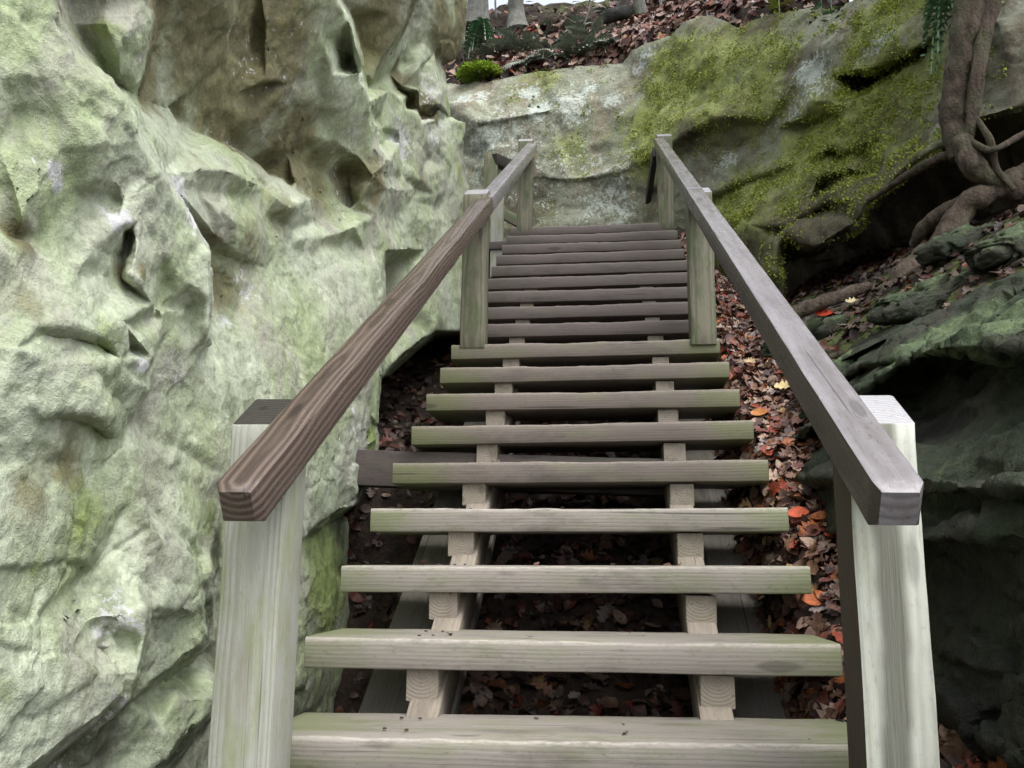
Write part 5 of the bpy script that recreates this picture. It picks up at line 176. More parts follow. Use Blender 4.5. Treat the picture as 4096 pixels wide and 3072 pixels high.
# ------------------------------------------------------------------ rock materials
def rock_material(name, base1, base2, base3, brown, moss, white, damp, moss_bias=0., white_bias=0., speck=.5, rough=.8, bumps=1., fs=1.):
    k = N(name); p = k.pos()
    st = k.attr('stain'); s3 = k.sep(st.outputs['Color']); dmp = st.outputs['Alpha']
    warp = k.vmath('ADD', p, k.vmath('MULTIPLY', k.noise(p, 1.7, 3, col=True), (.35, .35, .35)))
    n1 = k.noise(warp, 1.6, 6, .62)
    n2 = k.noise(k.mapping(warp, (1, 1, .45), (5, 2, 9)), 3.4, 7, .66)
    n3 = k.noise(p, 14 * fs, 6, .7)
    n4 = k.noise(p, 60 * fs, 4, .75)
    col = k.mix(k.rng(n1, .42, .58), base1, base2)
    col = k.mix(k.rng(n2, .48, .62), col, base3)
    n6 = k.noise(k.mapping(warp, (1, 1, .6), (11, 4, 2)), 8, 8, .72)
    col = k.mix(k.rng(n6, .53, .66, 0, .6), col, tuple(c * .55 for c in base2))
    n7 = k.noise(k.mapping(warp, (1, 1, .8), (2, 14, 6)), 5, 8, .7)
    col = k.mix(k.rng(n7, .56, .66, 0, .6), col, tuple(min(1, c * 1.45) for c in base1))
    # streaks of algae running down the face
    n5 = k.noise(k.mapping(warp, (1, 1, .18), (1, 7, 3)), 5.5, 5, .6)
    def mask(ch, bias, sharp, nz):
        return k.rng(k.math('ADD', k.math('ADD', ch, bias), k.math('MULTIPLY', k.math('SUBTRACT', nz, .5), 2.2)), .5 - sharp, .5 + sharp, smooth=True)
    mm = mask(s3[2], moss_bias - .04, .22, k.math('ADD', k.math('MULTIPLY', n5, .4), k.math('ADD', k.math('MULTIPLY', n3, .4), k.math('MULTIPLY', n4, .2))))
    col = k.mix(k.math('MULTIPLY', mm, .78), col, k.mix(k.rng(n6, .38, .62), k.mix(k.rng(n3, .35, .65), moss, tuple(c * 1.45 for c in moss)), tuple(c * d_ for c, d_ in zip(moss, (.68, .74, .8)))))
    bm = mask(s3[0], .12, .3, k.math('MULTIPLY', k.math('ADD', n2, n3), .5))
    col = k.mix(k.math('MULTIPLY', bm, .9), col, k.mix(k.rng(n3, .3, .7), brown, tuple(c * 1.7 for c in brown)))
    dm = mask(dmp, -.1, .35, n2)
    col = k.mix(k.math('MULTIPLY', dm, .92), col, k.mix(k.rng(n3, .35, .7), damp, tuple(c * 1.8 for c in damp)))
    nw = k.noise(k.mapping(p, loc=(3, 3, 3)), 26, 5, .75)
    nw2 = k.noise(k.mapping(p, loc=(8, 3, 1)), 5, 4, .7)
    wm = k.rng(k.math('ADD', k.math('ADD', k.math('MULTIPLY', s3[1], .52), white_bias), k.math('ADD', k.math('MULTIPLY', k.math('SUBTRACT', nw, .5), 1.5), k.math('MULTIPLY', k.math('SUBTRACT', nw2, .5), .7))), .36, .48, smooth=True)
    col = k.mix(k.math('MULTIPLY', wm, .85), col, k.mix(k.rng(n4, .3, .7), white, tuple(c * .72 for c in white)))
    # grain, pits
    col = k.mix(speck, col, k.mix(1., col, k.mix(k.rng(k.math('MULTIPLY', k.math('ADD', n4, n3), .5), .3, .68), (.2, .2, .18), (1.75, 1.75, 1.7)), 'MULTIPLY'))
    h = k.math('ADD', k.math('MULTIPLY', n3, .6), k.math('MULTIPLY', n4, .25))
    h = k.math('ADD', h, k.math('MULTIPLY', k.noise(p, 170, 3, .7), .14))
    h = k.math('ADD', h, k.math('MULTIPLY', n6, .5))
    h = k.math('ADD', h, k.math('MULTIPLY', mm, .12))
    return k.fin(col, rough, k.bump(h, .6 * bumps, .035 / fs), .25)

M_CLIFF = rock_material('lichened_sandstone', (.405, .445, .345), (.335, .395, .235), (.355, .36, .30), (.105, .094, .046), (.23, .29, .085), (.66, .66, .69), (.05, .058, .03), white_bias=.08)
M_BACK = rock_material('mossy_sandstone', (.29, .305, .24), (.22, .235, .165), (.26, .23, .17), (.06, .05, .035), (.235, .265, .06), (.58, .64, .60), (.022, .022, .02), moss_bias=.06, white_bias=.06, fs=.6, bumps=1.2)
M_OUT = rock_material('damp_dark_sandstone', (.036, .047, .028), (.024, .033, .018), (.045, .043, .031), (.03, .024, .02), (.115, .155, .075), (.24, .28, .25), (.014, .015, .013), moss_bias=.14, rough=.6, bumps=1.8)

def soil_material():
    k = N('dark_soil'); p = k.pos()
    n = k.noise(p, 9, 6, .7); n2 = k.noise(p, 45, 4, .7)
    col = k.mix(k.rng(n, .35, .65), (.014, .010, .008), (.048, .034, .025))
    st = k.sep(k.attr('stain').outputs['Color'])
    mm = k.rng(k.math('ADD', st[2], k.math('MULTIPLY', k.math('SUBTRACT', n, .5), 2)), .25, .7)
    col = k.mix(k.math('MULTIPLY', mm, .8), col, k.mix(n2, (.05, .07, .02), (.13, .16, .05)))
    lm = k.rng(k.math('ADD', st[0], k.math('MULTIPLY', k.math('SUBTRACT', n2, .5), 1.4)), .3, .8)
    col = k.mix(k.math('MULTIPLY', lm, .7), col, k.mix(k.rng(k.noise(p, 30, 3, .6), .4, .6), (.06, .025, .03), (.18, .12, .11)))
    h = k.math('ADD', n, k.math('MULTIPLY', n2, .5))
    return k.fin(col, .9, k.bump(h, .8, .04), .2)
M_SOIL = soil_material()

# ------------------------------------------------------------------ wood material
def wood_material(name, dark, light, algae, algae_amt=.3, end_algae=0., stain=(.05, .042, .035), stain_amt=.3, rough=.7, ring=430., wander=.03, contrast=1., spec=.3, length=1.5, seedx=0., pith=.11, edge=None, side=None, wfreq=2.2, streak=False, rpow=1.6, checks=.75, knots=.6, bmp=.45):
    k = N(name); o = k.coord('Object'); rnd = k.n('ObjectInfo').outputs['Random']
    off = k.comb(k.math('MULTIPLY', rnd, 31.), k.math('MULTIPLY', rnd, 3.7), k.math('MULTIPLY', rnd, 7.1))
    q = k.vmath('ADD', o, off)
    x = k.sep(o)
    # wandering pith below the board, growth rings round it
    wv = k.noise(k.mapping(q, (.75, .15, .15), (seedx, 0, 0)), wfreq, 3, .5, col=True)
    ws = k.sep(wv)
    yy = k.math('ADD', x[1], k.math('MULTIPLY', k.math('SUBTRACT', ws[0], .5), wander * 2.2))
    zz = k.math('ADD', k.math('ADD', x[2], pith), k.math('MULTIPLY', k.math('SUBTRACT', ws[1], .5), wander * 2.2))
    r = k.math('SQRT', k.math('ADD', k.math('MULTIPLY', yy, yy), k.math('MULTIPLY', zz, zz)))
    fine = k.noise(k.mapping(q, (6, 160, 160)), 1.0, 3, .6)
    r2 = k.math('ADD', r, k.math('MULTIPLY', k.math('SUBTRACT', fine, .5), .003))
    rings = k.math('SINE', k.math('MULTIPLY', r2, ring))
    rings = k.rng(rings, -1, 1)
    rings = k.math('POWER', rings, rpow)
    fib = k.noise(k.mapping(q, (4, 420, 420)), 1.0, 4, .7)
    g = k.math('ADD', k.math('MULTIPLY', rings, .55 * contrast), k.math('MULTIPLY', k.math('SUBTRACT', fib, .5), 1.1))
    g = k.math('ADD', g, .28)
    col = k.mix(k.math('MULTIPLY', g, 1., clamp=True), light, dark)
    big = k.noise(k.mapping(q, (1.6, 5, 5)), 1.7, 6, .68)
    sm = k.rng(big, .5, .68)
    col = k.mix(k.math('MULTIPLY', sm, stain_amt), col, stain)
    mid = k.noise(k.mapping(q, (2.5, 9, 9), (3, 1, 4)), 1.5, 5, .65)
    am = k.rng(mid, .48, .66, 0., algae_amt)
    if end_algae:
        e = k.math('ABSOLUTE', k.math('SUBTRACT', x[0], length / 2))
        em = k.rng(k.math('ADD', e, k.math('MULTIPLY', k.math('SUBTRACT', big, .5), .8)), length * .32, length * .47, 0., end_algae)
        am = k.math('MAXIMUM', am, em)
    col = k.mix(am, col, algae)
    pits = k.noise(k.mapping(q, (25, 60, 60)), 1.5, 4, .75)
    col = k.mix(k.rng(pits, .56, .72, 0, .5), col, stain)
    chk = k.noise(k.mapping(q, (1.1, 60, 60), (5, 5, 5)), 1., 2, .5)
    col = k.mix(k.rng(chk, .68, .72, 0, checks), col, tuple(c * .4 for c in dark))
    vo = k.n('TexVoronoi'); k.put(vo.inputs['Vector'], k.mapping(q, (2.2, 9, 9), (1.7, 2.2, 3.1))); vo.inputs['Scale'].default_value = 1.
    kn = k.rng(vo.outputs['Distance'], .10, .16, knots, 0., smooth=True)
    col = k.mix(kn, col, tuple(c * .55 for c in dark))
    if edge:
        ey_ = k.rng(x[1], -edge[0] / 2 + .016, -edge[0] / 2 + .004); ez_ = k.rng(x[2], edge[1] / 2 - .02, edge[1] / 2 - .006)
        em2 = k.math('MULTIPLY', k.math('MULTIPLY', ey_, ez_), k.rng(pits, .35, .6, .2, .85))
        col = k.mix(em2, col, tuple(c * 1.5 for c in light))
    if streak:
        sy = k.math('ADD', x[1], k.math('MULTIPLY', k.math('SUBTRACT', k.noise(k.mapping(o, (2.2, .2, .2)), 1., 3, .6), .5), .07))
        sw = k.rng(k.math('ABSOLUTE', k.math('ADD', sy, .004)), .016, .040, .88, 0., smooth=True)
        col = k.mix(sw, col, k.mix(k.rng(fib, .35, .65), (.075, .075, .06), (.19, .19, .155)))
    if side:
        # faces turned to the given side are mixed towards a darker brown
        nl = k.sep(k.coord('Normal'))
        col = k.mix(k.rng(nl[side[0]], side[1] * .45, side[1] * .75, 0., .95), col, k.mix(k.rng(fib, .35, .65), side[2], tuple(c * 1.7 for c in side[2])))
    h = k.math('SUBTRACT', k.math('MULTIPLY', fib, .7), k.math('MULTIPLY', rings, .5))
    return k.fin(col, k.rng(big, .3, .7, rough + .08, rough - .12), k.bump(h, bmp, .0035), spec)

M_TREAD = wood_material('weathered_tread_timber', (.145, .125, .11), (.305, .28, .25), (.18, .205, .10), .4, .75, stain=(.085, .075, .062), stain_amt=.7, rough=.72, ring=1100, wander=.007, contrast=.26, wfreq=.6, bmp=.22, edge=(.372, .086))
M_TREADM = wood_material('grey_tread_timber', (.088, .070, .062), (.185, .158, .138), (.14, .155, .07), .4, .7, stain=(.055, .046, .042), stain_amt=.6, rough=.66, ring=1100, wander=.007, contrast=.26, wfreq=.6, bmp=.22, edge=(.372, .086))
M_TREADW = wood_material('shaded_damp_timber', (.062, .048, .044), (.125, .102, .094), (.075, .08, .05), .25, .3, stain=(.035, .03, .03), stain_amt=.6, rough=.62, ring=1100, wander=.007, contrast=.26, wfreq=.6, bmp=.22, edge=(.372, .086))
M_POST = wood_material('pale_post_timber', (.23, .23, .19), (.42, .43, .38), (.22, .26, .09), .6, 0, stain=(.22, .20, .13), stain_amt=.5, ring=1000, wander=.008, pith=.16, contrast=.5, wfreq=.7)
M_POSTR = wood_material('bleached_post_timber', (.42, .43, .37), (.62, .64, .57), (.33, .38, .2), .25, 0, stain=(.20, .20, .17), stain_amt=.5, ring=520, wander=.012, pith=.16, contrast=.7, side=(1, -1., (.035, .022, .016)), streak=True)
M_POSTG = wood_material('green_post_timber', (.11, .10, .07), (.21, .20, .15), (.062, .105, .035), .9, 0, stain=(.05, .06, .03), stain_amt=.5, ring=520, wander=.012, pith=.16)
M_RAILB = wood_material('brown_handrail_timber', (.045, .030, .026), (.20, .15, .122), (.20, .2, .12), .06, 0, stain=(.10, .075, .062), stain_amt=.4, rough=.3, ring=420, wander=.026, contrast=1.15, spec=.5, pith=.062, wfreq=1.6, rpow=.7)
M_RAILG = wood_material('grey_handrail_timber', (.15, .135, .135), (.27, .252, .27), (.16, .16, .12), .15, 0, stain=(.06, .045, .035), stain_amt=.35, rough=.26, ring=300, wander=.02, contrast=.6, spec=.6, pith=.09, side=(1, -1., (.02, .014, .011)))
M_BLOCK = wood_material('raw_block_timber', (.19, .155, .125), (.30, .265, .22), (.18, .19, .1), .3, 0, stain=(.10, .085, .07), stain_amt=.6, ring=620, wander=.02, pith=.035, contrast=.4, wfreq=5)
M_RUN = wood_material('grey_runner_board', (.17, .15, .13), (.30, .28, .25), (.15, .17, .1), .25, 0, stain=(.08, .07, .06), stain_amt=.5, ring=700, wander=.01, contrast=.4)
M_CAP = wood_material('mouldy_end_grain', (.018, .016, .013), (.05, .045, .038), (.05, .06, .03), .3, 0, ring=520, wander=.01)

# ------------------------------------------------------------------ timber builder
def beam_mesh(L, w, h, bevel=.006, seg=.06, end0=0., end1=0., top_slope=0., wear=0., seed=0, rough=.0012, cap_mat=None, sag=0.):
    rs = np.random.default_rng(seed)
    hw, hh = w / 2, h / 2
    b = bevel
    ring = [(-hw, -hh + b), (-hw, hh - b), (-hw + b * .3, hh - b * .3), (-hw + b, hh),
            (-hw * .5, hh), (0, hh), (hw * .5, hh),
            (hw - b, hh), (hw - b * .3, hh - b * .3), (hw, hh - b), (hw, 0),
            (hw, -hh + b), (hw - b * .3, -hh + b * .3), (hw - b, -hh), (0, -hh), (-hw + b, -hh), (-hw + b * .3, -hh + b * .3)]
    ring.insert(1, (-hw, 0))
    R = np.array(ring)[::-1]; k = len(R)
    n = max(2, int(L / seg) + 1)
    xs = list(np.linspace(0, L, n))
    sc = [1.] * n
    def ends(c, first):
        if c <= 0: c = .003
        if first: return [0., c], [1 - 2 * c / min(w, h) * .55, 1.]
        return [L - c, L], [1., 1 - 2 * c / min(w, h) * .55]
    a, sa = ends(end0, True); z, sz = ends(end1, False)
    xs = a + [x for x in xs if a[1] + .01 < x < z[0] - .01] + z
    sc = sa + [1.] * (len(xs) - 4) + sz
    V = []
    P = np.array([[x, y, q] for x, s_ in zip(xs, sc) for y, q in R * s_], float)
    nz = np.stack([fbm(P * 5 + seed * 3.1, 3), fbm(P * 5 + 40 + seed, 3), fbm(P * 5 + 80 + seed, 3)], 1)
    P[:, 1:] += nz[:, 1:] * rough * 2
    if wear:
        # worn, dished front-top arris (local -Y, +Z side)
        edge = np.exp(-((P[:, 1] + hw) / .02) ** 2) * np.exp(-((P[:, 2] - hh) / .02) ** 2)
        mid = np.exp(-(((P[:, 0] - L / 2) / (L * .3)) ** 2))
        wob = .5 + .5 * perlin(np.stack([P[:, 0] * 4 + seed * 7.7, P[:, 0] * 0 + .5, P[:, 0] * 0 + .5], 1)) + .35 * perlin(np.stack([P[:, 0] * 17 + seed, P[:, 0] * 0 + .2, P[:, 0] * 0 + .7], 1))
        P[:, 2] -= edge * wear * (mid + .3) * np.clip(wob, 0, 2)
        P[:, 1] += edge * wear * .6 * np.clip(wob, 0, 2)
    if sag: P[:, 2] += sag * np.sin(P[:, 0] / L * math.pi)
    if top_slope:
        m = P[:, 0] > L - .02
        P[m, 0] += top_slope * P[m, 2]
    F = []
    m = len(xs)
    for i in range(m - 1):
        for j in range(k):
            j2 = (j + 1) % k
            F.append((i * k + j, i * k + j2, (i + 1) * k + j2, (i + 1) * k + j))
    F.append(tuple(range(k))[::-1]); F.append(tuple((m - 1) * k + j for j in range(k)))
    me = mesh_np('timber', P, F, smooth=False)
    # orientation check via bmesh
    bm = bmesh.new(); bm.from_mesh(me); bmesh.ops.recalc_face_normals(bm, faces=bm.faces)
    for f in bm.faces: f.smooth = True
    for e in bm.edges:
        if len(e.link_faces) == 2 and e.calc_face_angle() > .6: e.smooth = False
    bm.to_mesh(me); bm.free()
    if cap_mat is not None: me['cap'] = 1
    return me

def frame(p0, p1, side):
    p0, p1 = Vector(p0), Vector(p1)
    X = (p1 - p0).normalized()
    Y = Vector(side); Y = (Y - X * Y.dot(X)).normalized()
    Z = X.cross(Y)
    M = Matrix(((X.x, Y.x, Z.x, p0.x), (X.y, Y.y, Z.y, p0.y), (X.z, Y.z, Z.z, p0.z), (0, 0, 0, 1)))
    return M, (p1 - p0).length

SEED = [0]
def beam(name, p0, p1, w, h, mat, parent, side=(0, 1, 0), **kw):
    SEED[0] += 1
    M, L = frame(p0, p1, side)
    me = beam_mesh(L, w, h, seed=SEED[0], **kw)
    return link(name, me, mat, parent, M)

# ------------------------------------------------------------------ the staircase
RUN, RISE = .3353, .2048
TH, DEP = .086, .372
def nose(y): return y / RUN * RISE
stair = empty('wooden_staircase', (0, -.4, -.75))
prop(stair, 'weathered open-riser timber staircase climbing between the mossy rock walls, with square handrails', 'staircase')
TREADS = []
M_NAIL = N('rusty_nail').fin((.03, .02, .015), .6)
for i in range(0, 18):
    y0, zt = (i - 1 + 1) * RUN, i * RISE
    jx = random.uniform(-.006, .006); tw = random.uniform(-.004, .004)
    # local X runs left to right, local Y back, local Z up
    p0 = (-.75 + jx, y0 + DEP / 2, zt - TH / 2 - .008 + tw); p1 = (.75 + jx, y0 + DEP / 2, zt - TH / 2 + .008 - tw)
    mat = M_TREAD if i < 4 else M_TREADM if i < 9 else M_TREADW  # timber darkens up the flight: gorge shade put into the colour, plus damp
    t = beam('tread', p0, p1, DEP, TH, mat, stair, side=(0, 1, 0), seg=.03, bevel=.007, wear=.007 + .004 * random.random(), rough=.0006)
    TREADS.append(t)
    if i < 4:
        for sx in (-.44, -.39, .39, .44):
            for dy in (.09, .27):
                nm = bpy.data.meshes.new('nail'); bm = bmesh.new()
                bmesh.ops.create_cone(bm, cap_ends=True, segments=10, radius1=.0055, radius2=.0045, depth=.004)
                bm.to_mesh(nm); bm.free()
                link('nail', nm, M_NAIL, t, Matrix.Translation((sx + random.uniform(-.01, .01), y0 + dy + random.uniform(-.012, .012), zt - .0005)))
# carriage: a block under each tread on two sloping stringers, and wide runner boards below
for sx in (-.4125, .415):
    beam('stringer', (sx + .018 * (1 if sx < 0 else -.4), -.45, nose(-.45) - .27), (sx, 5.75, nose(5.75) - .27), .092, .14, M_BLOCK, stair, side=(1, 0, 0), seg=.2)
    for i in range(0, 17):
        y0, zb = i * RUN + .028, i * RISE - TH
        d = random.uniform(-.006, .006)
        beam('support_block', (sx + d, y0, zb - .046), (sx + d, y0 + .33, zb - .046), .094, .09, M_BLOCK, stair, side=(1, 0, 0), seg=.15, bevel=.004)
    ox = -.5 if sx < 0 else .53
    beam('runner_board', (ox, -.45, nose(-.45) - .42), (ox, 5.6, nose(5.6) - .42), .30, .05, M_RUN, stair, side=(1, 0, 0), seg=.2)
# posts
SL = .597
def railz(y): return .56 + (y + .59) * SL
def post(x, yf, z0, zt_front, mat, cap, name='post', w=.14, slope=.62, **kw):
    zc = zt_front + slope * w / 2
    p = beam(name, (x, yf + w / 2, z0), (x, yf + w / 2, zc), w, w, mat, stair, side=(1, 0, 0), top_slope=slope, bevel=.007, seg=.08, rough=.0014, **kw)
    p.data.materials.append(cap)
    for f in p.data.polygons:
        if f.normal.x > .6: f.material_index = 1
    return p
def lerp(a, b, t): return a + (b - a) * t
PL = [(-.678, -.29, -.75, .722), (-.634, 2.675, 8 * RISE - .03, 2.53), (-.622, 5.70, 17 * RISE - .06, 4.33)]
PR = [(.687, -.36, -.75, .708), (.656, 2.665, 8 * RISE - .03, 2.495), (.678, 5.70, 17 * RISE - .06, 4.33)]
M_CAPG = wood_material('pale_end_grain', (.26, .25, .26), (.40, .40, .42), (.25, .27, .2), .1, 0, rough=.45, ring=520, wander=.01, spec=.5)
for i, (x, y, z0, zt) in enumerate(PL):
    q = post(x, y, z0, zt, (M_POST, M_POSTG, M_POSTG)[i], (M_CAP, M_CAPG, M_CAPG)[i])
    if i == 0: q['label'] = 'pale green stained post with a blackened top'
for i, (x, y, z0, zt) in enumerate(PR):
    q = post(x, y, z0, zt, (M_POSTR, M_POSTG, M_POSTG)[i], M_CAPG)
    if i == 0: q['label'] = 'bleached near-white post with dark grey streak'
# handrails, each in two lengths butted over the middle post
def rail(xa, xb, ya, za, yb, zb, mat, label, m=2.745, mat2=None):
    t = (m - ya) / (yb - ya)
    mid = (lerp(xa, xb, t), m, lerp(za, zb, t))
    d = (Vector((xb, yb, zb)) - Vector((xa, ya, za))).normalized() * .002
    a = beam('handrail', (xa, ya, za), Vector(mid) - d, .09, .088, mat, stair, side=(1, 0, 0), end0=.022, seg=.05, bevel=.004, rough=.0005)
    b = beam('handrail', Vector(mid) + d, (xb, yb, zb), .09, .088, mat2 or mat, stair, side=(1, 0, 0), seg=.05, bevel=.004, rough=.0005)
    a['label'] = label; b['label'] = 'smooth blue-grey handrail' if mat2 else label
o = .044 / math.cos(math.atan(SL))
rail(-.607, -.557, -.565, railz(-.565) - o - .006, 5.75, railz(5.75) - o - .01, M_RAILB, 'brown handrail with dark swirling grain', mat2=M_RAILG)
rail(.632, .632, -.625, .568 - .052, 5.75, railz(5.75) - o - .01, M_RAILG, 'smooth blue-grey handrail')

# ------------------------------------------------------------------ landing above
land = empty('wooden_landing', (-.1, 5.75, 17 * RISE - .2))
prop(land, 'dark timber landing with short railing at the head of the steps', 'landing')
zl = 17 * RISE
for j in range(4):
    y0 = 5.70 + .38 + j * .3
    beam('deck_board', (-1.15, y0 + .14, zl - .045), (.85, y0 + .14, zl - .03), .28, .08, M_TREADW, land, seg=.1)
beam('railing_post', (-1.06, 6.62, zl - .3), (-1.06, 6.62, 4.64), .14, .14, M_POSTG, land, side=(1, 0, 0), seg=.1)
beam('railing_post', (-.93, 6.15, zl - .6), (-.93, 6.15, 3.98), .12, .1, M_POST, land, side=(1, 0, 0), seg=.1)
beam('top_rail', (-1.03, 6.55, 4.55), (-.72, 7.2, 4.66), .09, .12, M_CAP, land, side=(1, 0, 0), seg=.1)
beam('brace', (-1.02, 6.6, 4.02), (-.66, 6.75, 3.86), .05, .11, M_POSTG, land, side=(0, 1, 0), seg=.1)
beam('railing_post', (.52, 7.1, zl - .3), (.52, 7.1, 3.9), .12, .12, M_POSTG, land, side=(1, 0, 0), seg=.1)
beam('top_rail', (.60, 5.86, 4.25), (.50, 7.2, 3.78), .05, .12, M_CAP, land, side=(1, 0, 0), seg=.1)
# cross timber behind the lower treads
cb = beam('retaining_timber', (-1.35, 1.8, .845), (.42, 1.8, .79), .13, .16, M_TREADW, None, side=(0, 1, 0), seg=.1)
prop(cb, 'dark squared timber lying across the leaves under the steps, one end against the left rock', 'timber')

# ------------------------------------------------------------------ rock meshes
EYE = np.array([.1188, -2.3191, .414])
CF = np.array([-0.1022, 0.9760, 0.1921])
EXT = {'cliff_left': ((lambda c: c.y < -.95, ((-.5, -1.5, 0), (-.9, -2.5, 0), (-1.2, -3, 0))), (lambda c: c.z > 3.9 and c.y > -3, ((-1.5, 0, .6), (-4, 0, .5)))),
       'outcrop': ((lambda c: c.y < -1.0, ((.4, -1.5, -.3), (.9, -2.5, -.6))),)}
def rock_mesh(key, name, mat, res, disp, smooth_at=2, smooth_it=2, maxit=9):
    V, F = ROCK[key]
    bm = bmesh.new()
    vs = [bm.verts.new(v) for v in V]
    for f in F:
        try: bm.faces.new([vs[i] for i in f])
        except ValueError: pass
    own = list(bm.faces)
    # carry the face on past what the photograph shows: on down the gorge, and back from its top
    for test, steps in EXT.get(key, ()):
        edges = [e for e in bm.edges if e.is_boundary and all(test(v.co) for v in e.verts)]
        for dv in steps:
            r = bmesh.ops.extrude_edge_only(bm, edges=edges)['geom']
            for v in r:
                if isinstance(v, bmesh.types.BMVert): v.co += Vector(dv)
            edges = [e for e in r if isinstance(e, bmesh.types.BMEdge)]
            edges = [e for e in edges if e.is_boundary and sum(1 for v in e.verts if v in set(x for x in r if isinstance(x, bmesh.types.BMVert))) == 2]
    bmesh.ops.recalc_face_normals(bm, faces=bm.faces)
    if sum(f.normal.dot(Vector(EYE) - f.calc_center_median()) * f.calc_area() for f in own) < 0:
        bmesh.ops.reverse_faces(bm, faces=bm.faces)
    ex, ey, ez = EYE; fx, fy, fz = CF
    for it in range(maxit):
        long = []
        for e in bm.edges:
            a, b = e.verts[0].co, e.verts[1].co
            mx, my, mz = (a.x + b.x) / 2 - ex, (a.y + b.y) / 2 - ey, (a.z + b.z) / 2 - ez
            d = math.sqrt(mx * mx + my * my + mz * mz)
            th = res * d
            if (mx * fx + my * fy + mz * fz) < .78 * d: th *= 4
            if (a - b).length > th: long.append(e)
        if not long: break
        bmesh.ops.subdivide_edges(bm, edges=long, cuts=1)
        bmesh.ops.triangulate(bm, faces=[f for f in bm.faces if len(f.verts) > 3])
        if it == 3:
            for _ in range(1):
                bmesh.ops.smooth_vert(bm, verts=[v for v in bm.verts if not v.is_boundary], factor=.5, use_axis_x=True, use_axis_y=True, use_axis_z=True)
    bm.normal_update()
    me = bpy.data.meshes.new(name); bm.to_mesh(me); bm.free()
    n = len(me.vertices)
    P = np.empty(n * 3, np.float32); me.vertices.foreach_get('co', P); P = P.reshape(-1, 3).astype(float)
    Nn = np.empty(n * 3, np.float32); me.vertices.foreach_get('normal', Nn); Nn = Nn.reshape(-1, 3)
    P0 = P.copy()
    P = P + Nn * disp(P)[:, None]
    me.vertices.foreach_set('co', P.astype(np.float32).ravel())
    b2 = bmesh.new(); b2.from_mesh(me)
    bmesh.ops.smooth_vert(b2, verts=[v for v in b2.verts if not v.is_boundary], factor=.3, use_axis_x=True, use_axis_y=True, use_axis_z=True)
    b2.to_mesh(me); b2.free()
    st = np.zeros((n, 4), np.float32)
    for ch, x, y, z, r, w in DATA['blobs'][key]:
        ax = np.array({'cliff_left': (.2, .8, 1), 'outcrop': (.2, .8, 1)}.get(key, (1, .3, 1)))
        d2 = (((P0 - np.array([x, y, z])) * ax) ** 2).sum(1) / (r * r)
        st[:, ch] = np.maximum(st[:, ch], w * np.exp(-d2 * .8))
    at = me.color_attributes.new('stain', 'FLOAT_COLOR', 'POINT')
    at.data.foreach_set('color', st.ravel())
    me.shade_smooth(); me.update()
    print(name, n)
    return link(name, me, mat)

def disp_cliff(P):
    w = P + .06 * np.stack([fbm(P * 1.6, 3), fbm(P * 1.6 + 30, 3), fbm(P * 1.6 + 60, 3)], 1)
    f1, e1 = facets(w * np.array([2.2, 2.2, 2.6]), 0)
    f2, e2 = facets(w * np.array([6., 6., 8.]), 40)
    h = .008 * fbm(P * 1.3, 3) - .013 * f1 - .006 * f2
    h += -.003 * ridged(w * np.array([3, 3, 5.]), 4) - .010 * np.exp(-(e1 / .022) ** 2) * np.clip(perlin(P * 1.1 + 5) * 3, 0, 1) - .006 * np.exp(-(e2 / .03) ** 2) * np.clip(perlin(P * 1.7 + 9) * 3, 0, 1)
    f3, e3 = facets(w * np.array([14., 14., 18.]), 90)
    h += .004 * f3 + .004 * fbm(P * 22, 4, .6)
    return h
def disp_back(P):
    w = P + .2 * np.stack([fbm(P * 1.1, 3), fbm(P * 1.1 + 30, 3), fbm(P * 1.1 + 60, 3)], 1)
    f1, e1 = facets(w * np.array([1.1, 1.1, 2.4]), 10)
    f2, e2 = facets(w * np.array([3., 3., 7.]), 50)
    bed = perlin(np.stack([w[:, 0] * .4, w[:, 1] * .4, w[:, 2] * 6], 1))
    h = .03 * fbm(P * .9, 3) + .022 * f1 + .012 * f2 + .016 * bed - .012 * np.exp(-(e1 / .05) ** 2)
    f3, e3 = facets(w * np.array([9., 9., 16.]), 90)
    h += .012 * fbm(P * 8, 4) + .008 * f3 + .006 * fbm(P * 26, 3)
    return h
def disp_out(P):
    w = P + .1 * np.stack([fbm(P * 2, 3), fbm(P * 2 + 30, 3), fbm(P * 2 + 60, 3)], 1)
    bed = perlin(np.stack([w[:, 0] * .7, w[:, 1] * .7, w[:, 2] * 9], 1))
    f2, e2 = facets(w * np.array([5., 5., 9.]), 70)
    return .03 * fbm(P * 2, 3) + .018 * bed + .022 * f2 - .012 * np.exp(-(e2 / .05) ** 2) + .010 * fbm(P * 9, 4, .6) + .004 * fbm(P * 30, 3)
def disp_hill(P): return .12 * fbm(P * 1.2, 4) + .05 * fbm(P * 5, 3)

prop(rock_mesh('cliff_left', 'cliff', M_CLIFF, .0055, disp_cliff), 'pale green lichened sandstone cliff rising on the left of the steps', kind='structure')
prop(rock_mesh('cliff_back', 'cliff', M_BACK, .0055, disp_back), 'mossy sandstone cliff with white lichen behind and right of the steps', kind='structure')
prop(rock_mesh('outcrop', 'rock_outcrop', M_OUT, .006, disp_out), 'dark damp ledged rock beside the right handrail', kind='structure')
prop(rock_mesh('hillside', 'hillside', M_SOIL, .009, disp_hill), 'leaf strewn wooded bank above the back cliff', kind='structure')

